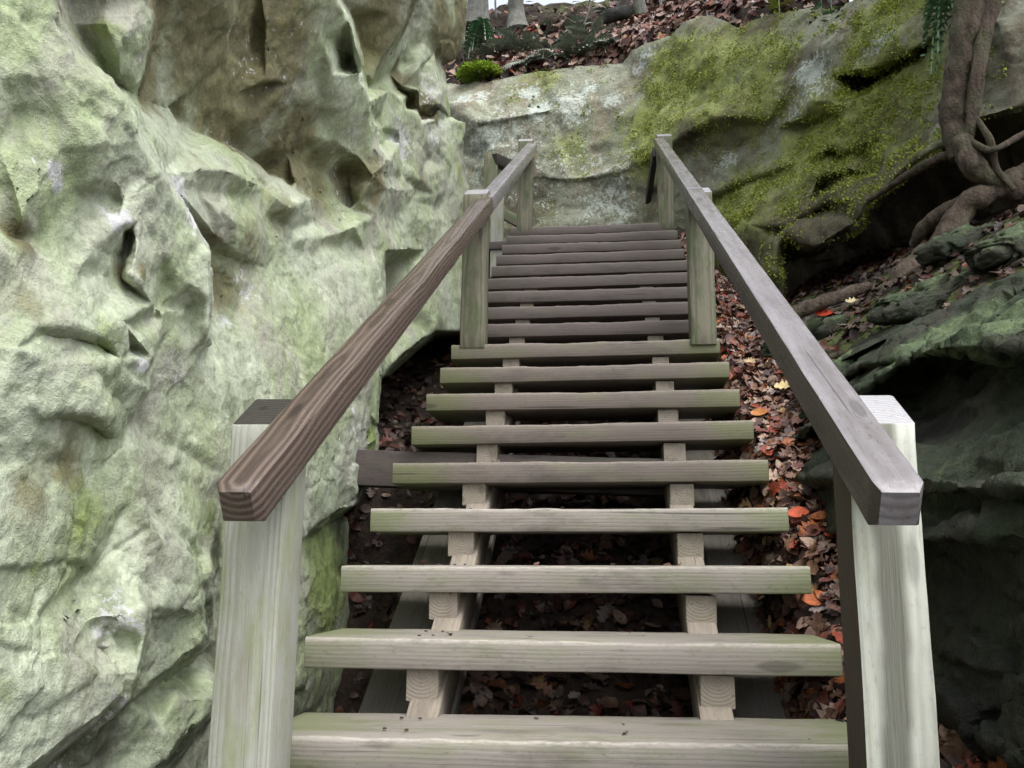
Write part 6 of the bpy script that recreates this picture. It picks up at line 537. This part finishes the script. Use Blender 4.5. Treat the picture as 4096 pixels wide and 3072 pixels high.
# ------------------------------------------------------------------ ground
def ground_z(x, y):
    s = np.clip(y, -1.6, 6.2) * (RISE / RUN)
    z = s - .46
    z = z - np.clip(y - 2.5, 0, 3.7) * .26 * np.clip((x - .85) / .5, 0, 1)
    z = z + np.where(x > .62, np.minimum((x - .62) * 1.6, .30), 0) + np.where(x > .95, (x - .95) * (.66 - .08 * np.clip(y - 2, 0, 3)), 0)
    z = z - np.where(x < -.55, np.minimum((-.55 - x) * 2.6, 1.1), 0) * np.clip((2.5 - y) / .9, .15, 1) - .18 * np.clip((.62 - np.abs(x)) / .2, 0, 1)
    P = np.stack([x, y, z * 0], 1)
    return z + .05 * fbm(P * 1.7, 4) + .012 * fbm(P * 9, 3)
gx = np.concatenate([np.linspace(-40, -3, 12), np.linspace(-2.9, 3.5, 130), np.linspace(3.8, 40, 14)])
gy = np.concatenate([np.linspace(-40, -3.2, 12), np.linspace(-3, 8, 200), np.linspace(8.4, 40, 12)])
GX, GY = np.meshgrid(gx, gy)
gz = ground_z(np.clip(GX.ravel(), -3, 3.2), GY.ravel())
nx = len(gx)
GF = [(j * nx + i, j * nx + i + 1, (j + 1) * nx + i + 1, (j + 1) * nx + i) for j in range(len(gy) - 1) for i in range(nx - 1)]
gm = mesh_np('ground', np.stack([GX.ravel(), GY.ravel(), gz], 1), GF)
ga = gm.color_attributes.new('stain', 'FLOAT_COLOR', 'POINT')
gp = np.stack([GX.ravel(), GY.ravel(), gz], 1)
gs = np.zeros((len(gp), 4), np.float32)
gs[:, 2] = np.clip(.55 + fbm(gp * 2.2, 3), 0, 1) * ((gp[:, 0] > 1.05) & (gp[:, 1] > .8) & (gp[:, 1] < 5))
ga.data.foreach_set('color', gs.ravel())
prop(link('ground', gm, M_SOIL), 'dark leaf-covered soil under and beside the steps', kind='structure')

# low mossy stones bedded in the slope right of the steps
def stone_mesh(dim, seed):
    bm = bmesh.new(); bmesh.ops.create_icosphere(bm, subdivisions=5, radius=1.)
    P = np.array([v.co for v in bm.verts])
    P = np.sign(P) * np.abs(P) ** .72
    P = P * np.array(dim)
    q = P * 7 + seed * 3.3
    f1, e1 = facets(q, seed); f2, e2 = facets(q * 2.6, seed + 20)
    n_ = P / np.linalg.norm(P, axis=1)[:, None]
    P = P + n_ * (.05 * f1 + .02 * f2 + .012 * fbm(P * 14, 3))[:, None]
    for v, p in zip(bm.verts, P): v.co = p
    me = bpy.data.meshes.new('stone'); bm.to_mesh(me); bm.free(); me.shade_smooth()
    a_ = me.color_attributes.new('stain', 'FLOAT_COLOR', 'POINT')
    c_ = np.zeros((len(P), 4), np.float32); c_[:, 2] = np.clip(P[:, 2] / dim[2], 0, 1) * .45
    a_.data.foreach_set('color', c_.ravel())
    return me
for i, (x, y, lx, ly, lz, rz) in enumerate(((1.3, 2.05, .34, .11, .07, .35), (1.72, 2.2, .40, .11, .07, .5), (1.22, 2.7, .26, .10, .07, .3), (2.1, 2.75, .34, .12, .08, .6), (1.6, 1.9, .34, .10, .07, .55), (2.15, 2.2, .36, .12, .08, .6))):
    z = float(ground_z(np.array([x]), np.array([y]))[0])
    o = link('stone', stone_mesh((lx, ly, lz), i), M_OUT, None, Matrix.Translation((x, y, z + .01)) @ Matrix.Rotation(rz, 4, 'Z') @ Matrix.Rotation(-.35, 4, 'Y'))
    prop(o, 'low dark mossy stone bedded in the leaf slope right of the handrail', 'stone', 'mossy stones in the leaf slope')

# ------------------------------------------------------------------ fallen leaves
PAL = np.array([(.10, .05, .036), (.06, .034, .034), (.15, .08, .052), (.28, .20, .15), (.22, .15, .12), (.26, .085, .028), (.22, .04, .018), (.14, .05, .04), (.26, .21, .20), (.38, .25, .12)])
PW = np.array([.2, .16, .17, .09, .12, .06, .05, .09, .05, .02]); PW /= PW.sum()
def leaf_template(lobed, n=7):
    """strip either side of a midrib, tip to stem"""
    t = np.linspace(0, 1, n)
    w = .34 * np.sin(np.pi * np.clip(t, .04, .97)) ** .7
    if lobed: w = w * np.where(np.arange(n) % 2 == 1, 1.25, .55)
    V = []
    for i in range(n):
        V += [(t[i] - .5, -w[i], 1.), (t[i] - .5, 0, 0), (t[i] - .5, w[i], 1.)]
    F = []
    for i in range(n - 1):
        a = i * 3
        F += [(a, a + 3, a + 4, a + 1), (a + 1, a + 4, a + 5, a + 2)]
    return np.array(V), np.array(F)
LT = [leaf_template(False), leaf_template(True, 9)]
def leaves_mesh(name, pts, nrm, size, pal_w, lift=.01, shade_tint=None):
    VV, FF, CC = [], [], []
    off = 0
    for kind in (0, 1):
        idx = np.where(np.arange(len(pts)) % 2 == kind)[0]
        T, TF = LT[kind]; m = len(idx)
        if not m: continue
        s = RNG.uniform(size[0], size[1], m)
        curl = RNG.uniform(-.1, .9, m); bend = RNG.uniform(-.9, .9, m)
        X = np.repeat(T[None], m, 0).copy()
        x, y = X[:, :, 0], X[:, :, 1]
        z = curl[:, None] * np.abs(y) ** 1.4 * 1.1 + bend[:, None] * x ** 2 * .8 + RNG.normal(0, .03, x.shape)
        L = np.stack([x, y * RNG.uniform(.75, 1.15, m)[:, None], z], 2) * s[:, None, None]
        # orientation
        nn = nrm[idx] + RNG.normal(0, .42, (m, 3)); nn /= np.linalg.norm(nn, axis=1)[:, None]
        a = RNG.normal(size=(m, 3)); a -= nn * (a * nn).sum(1)[:, None]; a /= np.linalg.norm(a, axis=1)[:, None]
        b = np.cross(nn, a)
        W = L[:, :, 0, None] * a[:, None] + L[:, :, 1, None] * b[:, None] + L[:, :, 2, None] * nn[:, None] + pts[idx][:, None]
        W += nn[:, None] * RNG.uniform(0, lift * 2, m)[:, None, None]
        k = T.shape[0]
        VV.append(W.reshape(-1, 3)); FF.append((TF[None] + (np.arange(m) * k)[:, None, None] + off).reshape(-1, 4))
        c = PAL[RNG.choice(len(PAL), m, p=pal_w)] * RNG.uniform(.65, 1.35, (m, 1))
        if shade_tint is not None: c = c * shade_tint[idx][:, None]
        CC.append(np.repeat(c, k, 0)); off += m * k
    V = np.concatenate(VV); F = np.concatenate(FF); C = np.concatenate(CC)
    me = mesh_np(name, V, F.tolist())
    at = me.color_attributes.new('Col', 'FLOAT_COLOR', 'POINT')
    at.data.foreach_set('color', np.concatenate([C, np.ones((len(C), 1))], 1).astype(np.float32).ravel())
    return me
def leaf_material():
    k = N('dry_leaf'); p = k.pos()
    c = k.attr('Col').outputs['Color']
    n = k.noise(p, 70, 3, .6)
    col = k.mix(1., c, k.mix(k.rng(n, .3, .7), (.6, .6, .6), (1.35, 1.3, 1.25)), 'MULTIPLY')
    return k.fin(col, .55, k.bump(n, .3, .004), .4)
M_LEAF = leaf_material()
def scatter(n, xr, yr, bias=None):
    x = RNG.uniform(*xr, n); y = RNG.uniform(*yr, n)
    z = ground_z(x, y)
    e = .02
    nx_ = -(ground_z(x + e, y) - z) / e; ny_ = -(ground_z(x, y + e) - z) / e
    nn = np.stack([nx_, ny_, np.ones(n)], 1); nn /= np.linalg.norm(nn, axis=1)[:, None]
    return np.stack([x, y, z], 1), nn
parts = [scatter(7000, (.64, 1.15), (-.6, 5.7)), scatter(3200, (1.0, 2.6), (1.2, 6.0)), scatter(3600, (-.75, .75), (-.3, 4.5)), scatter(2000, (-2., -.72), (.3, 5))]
prop(link('leaf_litter', leaves_mesh('leaf_litter', np.concatenate([p[0] for p in parts]), np.concatenate([p[1] for p in parts]), (.035, .09), PW, .016, np.concatenate([np.full(len(p[0]), t) for p, t in zip(parts, (1., .36, .36, .36))])), M_LEAF), 'brown and red fallen leaves covering the ground beside and under the steps', kind='stuff')  # litter under the steps and on the slopes coloured darker to imitate shade
# scraps of leaf and grit lying on the treads
np_ = 150
ti = RNG.integers(0, 17, np_); tx = RNG.uniform(-.72, .72, np_); ty = RNG.uniform(.05, .33, np_) ** 1.0
tp = np.stack([tx, ti * RUN + ty, ti * RISE + .002 + 0 * tx], 1)
prop(link('leaf_litter', leaves_mesh('leaf_litter', tp, np.tile(np.array([[0, 0, 1.]]), (np_, 1)), (.008, .035), PW, .001), M_LEAF), 'crumbs and scraps of dead leaf lying on the treads', kind='stuff')
# leaves on the bank above
hill = bpy.data.objects['hillside'].data
HP = np.array([v.co for v in hill.vertices]); HN = np.array([v.normal for v in hill.vertices])
hw = np.zeros(len(HP)) + .04
for p in DATA['hillleaf']:
    hw += np.exp(-((HP - np.array(p)) ** 2).sum(1) / 1.6)
hw[HP[:, 1] < 4] = 0
ii = RNG.choice(len(HP), 4200, p=hw / hw.sum())
pw2 = PW * np.array([1, 1.5, 1, 1.2, 1.5, .3, .4, 2.2, 1.6, .3]); pw2 /= pw2.sum()
prop(link('leaf_litter', leaves_mesh('leaf_litter', HP[ii] + RNG.normal(0, .03, (len(ii), 3)), HN[ii], (.07, .15), pw2, .02), M_LEAF), 'purple-brown fallen leaves on the bank above the cliff', kind='stuff')

# ------------------------------------------------------------------ trees and roots
def bark_material(name, a, b, g, gamt):
    k = N(name); p = k.pos()
    n = k.noise(k.mapping(p, (1, 1, .3)), 16, 6, .7); n2 = k.noise(p, 5, 4, .6); n3 = k.noise(p, 50, 4, .7)
    col = k.mix(k.rng(n, .35, .65), a, b)
    col = k.mix(k.rng(n2, .5, .68, 0, gamt), col, g)
    return k.fin(col, .8, k.bump(k.math('ADD', n, k.math('MULTIPLY', n3, .5)), 1., .04), .25)
M_BARK = bark_material('grey_bark', (.12, .12, .11), (.21, .21, .19), (.14, .18, .09), .6)
M_ROOT = bark_material('brown_root_bark', (.04, .029, .022), (.145, .112, .085), (.085, .10, .05), .6)
M_ROOTM = bark_material('mossy_root_bark', (.05, .05, .025), (.13, .14, .06), (.12, .19, .03), .9)
def tube(pts, seg=18, sub=6, knob=.12, seed=0):
    P = [np.array(p[:3]) for p in pts]; R = [p[3] for p in pts]
    C, RR = [], []
    for i in range(len(P) - 1):
        p0 = P[max(i - 1, 0)]; p1 = P[i]; p2 = P[i + 1]; p3 = P[min(i + 2, len(P) - 1)]
        for t in np.linspace(0, 1, sub, endpoint=False):
            C.append(.5 * ((2 * p1) + (-p0 + p2) * t + (2 * p0 - 5 * p1 + 4 * p2 - p3) * t * t + (-p0 + 3 * p1 - 3 * p2 + p3) * t ** 3))
            RR.append(R[i] * (1 - t) + R[i + 1] * t)
    C.append(P[-1]); RR.append(R[-1])
    C = np.array(C); RR = np.array(RR)
    V = []
    up = np.array([.31, .2, .93])
    for i in range(len(C)):
        d = C[min(i + 1, len(C) - 1)] - C[max(i - 1, 0)]; d /= np.linalg.norm(d)
        a = np.cross(d, up); a /= np.linalg.norm(a) + 1e-9; b = np.cross(d, a)
        up = np.cross(a, d)
        for k in range(seg):
            th = 2 * math.pi * k / seg
            V.append(C[i] + (a * math.cos(th) + b * math.sin(th)) * RR[i])
    V = np.array(V); ctr = np.repeat(C, seg, 0); rr = np.repeat(RR, seg)
    nn = (V - ctr) / rr[:, None]
    h = knob * fbm(V * 9 + seed * 5, 3) + knob * .5 * ridged(np.stack([nn[:, 0] * 2, nn[:, 1] * 2, nn[:, 2] * 2], 1) + V * 1.2 + seed, 3) * .5
    h = h + knob * .35 * ridged(V * np.array([22, 22, 7.]) + seed, 3) * .4
    V = V + nn * (h * rr)[:, None]
    F = [(i * seg + k, i * seg + (k + 1) % seg, (i + 1) * seg + (k + 1) % seg, (i + 1) * seg + k) for i in range(len(C) - 1) for k in range(seg)]
    n0 = len(V); V = np.vstack([V, C[0], C[-1]])
    F += [(n0, (k + 1) % seg, k) for k in range(seg)] + [(n0 + 1, (len(C) - 1) * seg + k, (len(C) - 1) * seg + (k + 1) % seg) for k in range(seg)]
    return mesh_np('tube', V, F)
RT = DATA['roots']
tree = empty('tree', RT[0][0][:3])
prop(tree, 'brown double-stemmed tree clinging to the right rock, its roots crawling down over the leaves', 'tree')
for i, r in enumerate(RT):
    link('trunk' if i < 2 else 'root', tube([(*q[:3], q[3] * (.78 if i < 2 else .8)) for q in r], seed=i, knob=.3, sub=9, seg=22), M_ROOTM if i == 5 else M_ROOT, tree)
def shade_crown(n, lo, hi, seed):
    rs = np.random.default_rng(seed)
    cl = rs.uniform(lo, hi, (46, 3)); V, F = [], []
    for i in range(n):
        c = cl[i % 46] + rs.normal(0, .28, 3)
        d = rs.normal(size=3); d /= np.linalg.norm(d); s_ = np.cross(d, rs.normal(size=3)); s_ /= np.linalg.norm(s_)
        l = rs.uniform(.12, .2); b = len(V)
        V += [tuple(c), tuple(c + d * l * .5 + s_ * l * .22), tuple(c + d * l), tuple(c + d * l * .5 - s_ * l * .22)]; F.append((b, b + 1, b + 2, b + 3))
    return mesh_np('crown', V, F, smooth=False)
k_ = N('shade_crown_leaf')
link('crown', shade_crown(7000, (1.7, .3, 6.6), (5.2, 5.6, 8.0), 8), k_.fin((.04, .06, .03), .5), tree)  # unseen foliage added above the view to shade the right slope
tt = np.array(RT[0][0][:3])
for i, e in enumerate(((2.3, 1.3, 7.4), (3.9, 2.6, 7.6), (3.2, 4.8, 7.3), (4.6, 4.2, 7.8))):
    e = np.array(e)
    link('limb', tube([tuple(tt + np.array([0, 0, -.3])) + (.08,), tuple(tt * .6 + e * .4 + np.array([0, 0, .3])) + (.06,), tuple(e) + (.02,)], seed=60 + i, knob=.1, seg=10), M_ROOT, tree)
TL = ['grey tree trunk with flared foot in the middle of the skyline', 'grey tree trunk at the edge of the left cliff top', 'thin leaning trunk on the leafy bank near the dark log']
def crown(pts, seed):
    """sparse winter crown: forked limbs above the trunk"""
    rs = random.Random(seed); top = np.array(pts[-1][:3]); r = pts[-1][3]
    V, F, off = [], [], 0
    for b in range(7):
        a = rs.uniform(0, 6.28); l = rs.uniform(1.5, 3.2)
        d = np.array([math.cos(a) * .6, math.sin(a) * .6, 1.]); base = np.array(pts[-2][:3]) * (1 - b / 7) + top * b / 7
        q = [tuple(base + d * l * t + np.array([rs.uniform(-.1, .1), rs.uniform(-.1, .1), 0])) + (r * .55 * (1 - t) + .01,) for t in (0, .35, .7, 1)]
        me = tube(q, seg=8, sub=3, knob=.05, seed=b)
        V.append(np.array([v.co for v in me.vertices])); F += [tuple(np.array(p.vertices) + off) for p in me.polygons]; off += len(me.vertices)
        bpy.data.meshes.remove(me)
    return mesh_np('limbs', np.vstack(V), F)
for i, r in enumerate(DATA['trunks']):
    t = empty('tree', r[0][:3]); prop(t, TL[i], 'tree')
    link('trunk', tube(r, seed=20 + i, knob=.08), M_BARK, t)
    link('crown', crown(r, i), M_BARK, t)

# ------------------------------------------------------------------ plants on the bank
def plain(name, col, col2, rough=.55, spec=.4):
    k = N(name); p = k.pos(); n = k.noise(p, 25, 3, .6)
    return k.fin(k.mix(k.rng(n, .35, .65), col, col2), rough, None, spec)
M_FERN = plain('fern_green', (.13, .16, .12), (.27, .31, .25))
M_FERNL = plain('fresh_fern_green', (.07, .15, .08), (.17, .29, .17))
M_MOSS = plain('bright_moss', (.13, .22, .01), (.30, .42, .03), .8)
M_YEL = plain('yellow_green_leaf', (.25, .32, .06), (.42, .48, .12))
def fern_mesh(nf, length, seed, droop=.6, spread=1.):
    rs = random.Random(seed); V, F = [], []
    for f in range(nf):
        a = 2 * math.pi * f / nf + rs.uniform(-.3, .3); L = length * rs.uniform(.7, 1.1)
        dx, dy = math.cos(a), math.sin(a); sx, sy = -dy, dx
        n = 13; el = rs.uniform(.3, .9)
        for i in range(1, n):
            t = i / n
            r = L * t * spread; z = L * (el * t - droop * 1.3 * t * t)
            wd = L * .24 * math.sin(math.pi * min(1, .18 + t * .85)) ; hw_ = L * .036
            for sd in (-1, 1):
                b = len(V)
                cx, cy = dx * r, dy * r
                tipx, tipy = cx + sx * sd * wd + dx * wd * .35, cy + sy * sd * wd + dy * wd * .35
                mx, my = (cx + tipx) / 2, (cy + tipy) / 2
                V += [(cx - dx * hw_, cy - dy * hw_, z), (mx - dx * hw_, my - dy * hw_, z + .01), (tipx, tipy, z - wd * .25), (mx + dx * hw_, my + dy * hw_, z + .012), (cx + dx * hw_, cy + dy * hw_, z)]
                F += [(b, b + 1, b + 3, b + 4), (b + 1, b + 2, b + 3)]
        b = len(V)
        for i in range(n + 1):
            t = i / n; r = L * t * spread; z = L * (el * t - droop * 1.3 * t * t) + .004
            V += [(dx * r + sx * .006, dy * r + sy * .006, z), (dx * r - sx * .006, dy * r - sy * .006, z)]
        F += [(b + 2 * i, b + 2 * i + 2, b + 2 * i + 3, b + 2 * i + 1) for i in range(n)]
    return mesh_np('fronds', V, F, smooth=False)
FM = [fern_mesh(9, .42, 1), fern_mesh(8, .5, 2, .8), fern_mesh(10, .36, 3, .5)]
for m in FM: m.materials.append(M_FERN)
for i, p in enumerate(DATA['ferns']):
    o = bpy.data.objects.new('fern', FM[i % 3]); COL.objects.link(o)
    o.location = (p[0], p[1], p[2] + .05); o.rotation_euler = (random.uniform(-.3, .3) + .35, random.uniform(-.3, .3), random.uniform(0, 6.28))
    o.scale = [random.uniform(.5, .95)] * 3
    prop(o, 'dark green evergreen fern on the bank above the lichened cliff', 'fern', 'ferns on the bank')
o = link('fern', fern_mesh(14, .5, 9, 1.3, .55), M_FERNL, None, Matrix.Translation(DATA['hang'][0]))
prop(o, 'fresh light green fern hanging at the foot of the left skyline trunk', 'fern')
o = link('fern', fern_mesh(12, .42, 12, 1.3, .45), M_FERNL, None, Matrix.Translation(DATA['hang'][1]))
prop(o, 'blue-green fern hanging down the rock beside the double-stemmed tree', 'fern')
def tuft_mesh(R, n, seed, blade=.05):
    rs = np.random.default_rng(seed)
    d = rs.normal(size=(n, 3)); d[:, 2] = np.abs(d[:, 2]); d /= np.linalg.norm(d, axis=1)[:, None]
    base = d * np.array(R) * rs.uniform(.55, 1, (n, 1)); V, F = [], []
    for q, b in zip(d, base):
        s = np.cross(q, rs.normal(size=3)); s /= np.linalg.norm(s); s *= blade * .28
        t = b + (q + rs.normal(0, .5, 3)) * blade
        i = len(V); V += [tuple(b - s), tuple(b + s), tuple(t + s * .5), tuple(t - s * .5)]; F.append((i, i + 1, i + 2, i + 3))
    return mesh_np('tufts', V, F, smooth=False)
mp = np.array(DATA['moss'])
o = link('moss_cushion', tuft_mesh((.26, .2, .12), 4000, 5, .028), M_MOSS, None, Matrix.Translation(mp.mean(0)))
prop(o, 'bright yellow-green moss cushion on the lip of the back cliff', 'moss')
def sprig_mesh(n, size, seed):
    rs = np.random.default_rng(seed); V, F = [], []
    for i in range(n):
        a = rs.uniform(0, 6.28); t = rs.uniform(.1, 1); c = np.array([math.cos(a) * .1 * t, math.sin(a) * .1 * t, t * .28])
        d = np.array([math.cos(a), math.sin(a), rs.uniform(-.5, .5)]); d /= np.linalg.norm(d); s = np.cross(d, [0, 0, 1]) * size * .4
        b = len(V); V += [tuple(c), tuple(c + d * size * .5 + s), tuple(c + d * size), tuple(c + d * size * .5 - s)]; F.append((b, b + 1, b + 2, b + 3))
    b = len(V); V += [(-.004, 0, 0), (.004, 0, 0), (.003, 0, .3), (-.003, 0, .3)]; F.append((b, b + 1, b + 2, b + 3))
    return mesh_np('sprig', V, F, smooth=False)
SPL = ['yellow-green leafy sprig at the top edge of the mossy cliff', 'pale green leafy sprig beside the overhanging rock block', 'small pale green sprig in the moss left of the overhanging block']
for i, p in enumerate(DATA['sprig']):
    prop(link('sprig', sprig_mesh(16, (.11, .09, .07)[i], 30 + i), (M_YEL, M_FERNL, M_FERNL)[i], None, Matrix.Translation(p)), SPL[i], 'plant')
# moss standing proud of the back cliff
cb_ = bpy.data.objects['cliff.001'].data
CP = np.array([v.co for v in cb_.vertices]); CN = np.array([v.normal for v in cb_.vertices])
ca = np.empty(len(CP) * 4, np.float32); cb_.color_attributes['stain'].data.foreach_get('color', ca); ca = ca.reshape(-1, 4)
mw = np.clip(ca[:, 2] - .45 + .9 * fbm(CP * 5, 3), 0, 1) * np.clip(1 - ca[:, 0] - ca[:, 3], 0, 1) * (CP[:, 0] < 3.2)
mi = RNG.choice(len(CP), 60000, p=mw / mw.sum())
mb = CP[mi] + RNG.normal(0, .012, (len(mi), 3)); md = CN[mi] + RNG.normal(0, .5, (len(mi), 3)); md /= np.linalg.norm(md, axis=1)[:, None]
ms = np.cross(md, RNG.normal(size=(len(mi), 3))); ms /= np.linalg.norm(ms, axis=1)[:, None]
ml = RNG.uniform(.005, .016, (len(mi), 1))
MV = np.stack([mb - ms * ml * .5, mb + ms * ml * .5, mb + md * ml + ms * ml * .3, mb + md * ml - ms * ml * .3], 1).reshape(-1, 3)
M_MOSSW = plain('wall_moss', (.24, .28, .055), (.38, .43, .10), .85, .1)
prop(link('moss', mesh_np('moss', MV, np.arange(len(MV)).reshape(-1, 4).tolist(), False), M_MOSSW), 'yellow-green moss growing in patches on the back cliff', kind='stuff')
# bare saplings on the bank
SPN = ['thin bare sapling standing against the white sky between the skyline trunks', 'thin bare sapling on the leafy bank right of the dark log', 'thin bare sapling on the bank above the pale lichened rock']
for i, (fx_, fy_, fz_) in enumerate(DATA['sapling']):
    t = empty('sapling', (fx_, fy_, fz_)); prop(t, SPN[i], 'sapling')
    rs = random.Random(70 + i); h_ = (1.6, 2.2, 1.4)[i]
    st_ = [(fx_ + .05 * k_ * rs.uniform(-1, 1), fy_, fz_ - .05 + h_ * k_ / 4, .016 - .003 * k_) for k_ in range(5)]
    link('stem', tube(st_, seg=6, sub=3, knob=.05, seed=i), M_BARK, t)
    for k_ in range(1, 5):
        a_ = rs.uniform(0, 6.28); q_ = Vector(st_[k_][:3])
        e_ = q_ + Vector((math.cos(a_) * .35, math.sin(a_) * .35, rs.uniform(.15, .4)))
        link('branch', tube([(*q_, .008), (*(q_ * .5 + e_ * .5), .006), (*e_, .003)], seg=5, sub=2, knob=.02, seed=k_), M_BARK, t)
# dark hollow log on the skyline
lp = Vector(DATA['log'][0])
pts = [(lp.x - .2, lp.y, lp.z - .05, .06), (lp.x - .08, lp.y, lp.z + .0, .085), (lp.x + .08, lp.y, lp.z + .02, .085), (lp.x + .2, lp.y, lp.z - .02, .06)]
prop(link('log', tube(pts, seed=40, knob=.2), bark_material('rotten_bark', (.02, .02, .02), (.06, .065, .06), (.05, .07, .03), .4)), 'dark rotting log lying on the bank beside the thin trunk', 'log')
# a few leaves that stand out
def one_leaf(p, col, size, nrm, label, lobed=0):
    T, TF = LT[lobed]
    V = np.stack([T[:, 0], T[:, 1], .5 * np.abs(T[:, 1]) ** 1.3 + .3 * T[:, 0] ** 2], 1) * size
    me = mesh_np('leaf', V, TF.tolist())
    at = me.color_attributes.new('Col', 'FLOAT_COLOR', 'POINT')
    at.data.foreach_set('color', np.tile(np.array([*col, 1.], np.float32), len(V)))
    q = Vector(nrm).to_track_quat('Z', 'Y').to_matrix().to_4x4()
    return prop(link('fallen_leaf', me, M_LEAF, None, Matrix.Translation(p) @ q), label, 'leaf')

LL = [((.42, .05, .02), 'bright red fallen leaf on the dark soil between the roots'), ((.45, .4, .22), 'pale yellow curled leaf lying beside the thick crawling root'),
      ((.24, .075, .055), 'pinkish red leaf in the soil above the mossy slab'), ((.50, .40, .20), 'broad pale yellow leaf in the litter beside the upper steps'),
      ((.42, .17, .05), 'orange leaf in the litter between handrail and steps'), ((.42, .3, .24), 'tan leaf standing on edge by the end of a tread'),
      ((.45, .08, .03), 'scarlet leaf wedged at the right end of a lower tread'), ((.45, .36, .28), 'pale tan leaf behind the right support blocks'),
      ((.46, .13, .04), 'large orange-red leaf low down beside the right post'), ((.44, .33, .18), 'small straw coloured leaf high in the litter')]
for i, ((c, lab), xy) in enumerate(zip(LL, DATA['leaves'])):
    zz = float(ground_z(np.array([xy[0]]), np.array([xy[1]]))[0]) + .05
    one_leaf((xy[0], xy[1], zz), c, (.10, .09, .10, .10, .08, .09, .08, .09, .09, .06)[i], (random.uniform(-.5, .1), -.8, .7), lab, i % 2)

# ------------------------------------------------------------------ camera, light
cam = bpy.data.cameras.new('camera'); co = bpy.data.objects.new('camera', cam); COL.objects.link(co)
def cam_axes(p, y, r):
    cy, sy, cp, sp, cr, sr = math.cos(y), math.sin(y), math.cos(p), math.sin(p), math.cos(r), math.sin(r)
    f = Vector((-sy * cp, cy * cp, sp)); ri = Vector((cy, sy, 0)); up = ri.cross(f)
    return ri * cr + up * sr, up * cr - ri * sr, f
ri, up, fw = cam_axes(.1933, .1043, .0113)
co.matrix_world = Matrix(((ri.x, up.x, -fw.x, EYE[0]), (ri.y, up.y, -fw.y, EYE[1]), (ri.z, up.z, -fw.z, EYE[2]), (0, 0, 0, 1)))
cam.sensor_width = 36; cam.lens = 917. / 1024 * 36; cam.clip_start = .05; cam.clip_end = 500
SC.camera = co

EL, AZ = math.radians(58), math.radians(142)     # azimuth clockwise from +Y (behind and right of the camera)
sun = bpy.data.lights.new('sun', 'SUN'); sun.energy = .75; sun.angle = math.radians(50); sun.color = (1., .97, .93)
so = bpy.data.objects.new('sun', sun); COL.objects.link(so)
sd = Vector((math.sin(AZ) * math.cos(EL), math.cos(AZ) * math.cos(EL), math.sin(EL)))
so.rotation_euler = sd.to_track_quat('Z', 'Y').to_euler()
w = bpy.data.worlds.new('World'); SC.world = w; w.use_nodes = True
nt = w.node_tree; bg = nt.nodes['Background']
sky = nt.nodes.new('ShaderNodeTexSky'); sky.sky_type = 'NISHITA'; sky.sun_disc = False
sky.sun_elevation = EL; sky.sun_rotation = AZ; sky.air_density = 1.; sky.dust_density = 3.
hs = nt.nodes.new('ShaderNodeHueSaturation'); hs.inputs['Saturation'].default_value = .28
nt.links.new(sky.outputs[0], hs.inputs['Color']); nt.links.new(hs.outputs[0], bg.inputs['Color'])
bg.inputs['Strength'].default_value = .15
vs = SC.view_settings
vs.view_transform = 'Standard'; vs.look = 'None'; vs.gamma = 1.; vs.use_curve_mapping = False; vs.exposure = 1.42
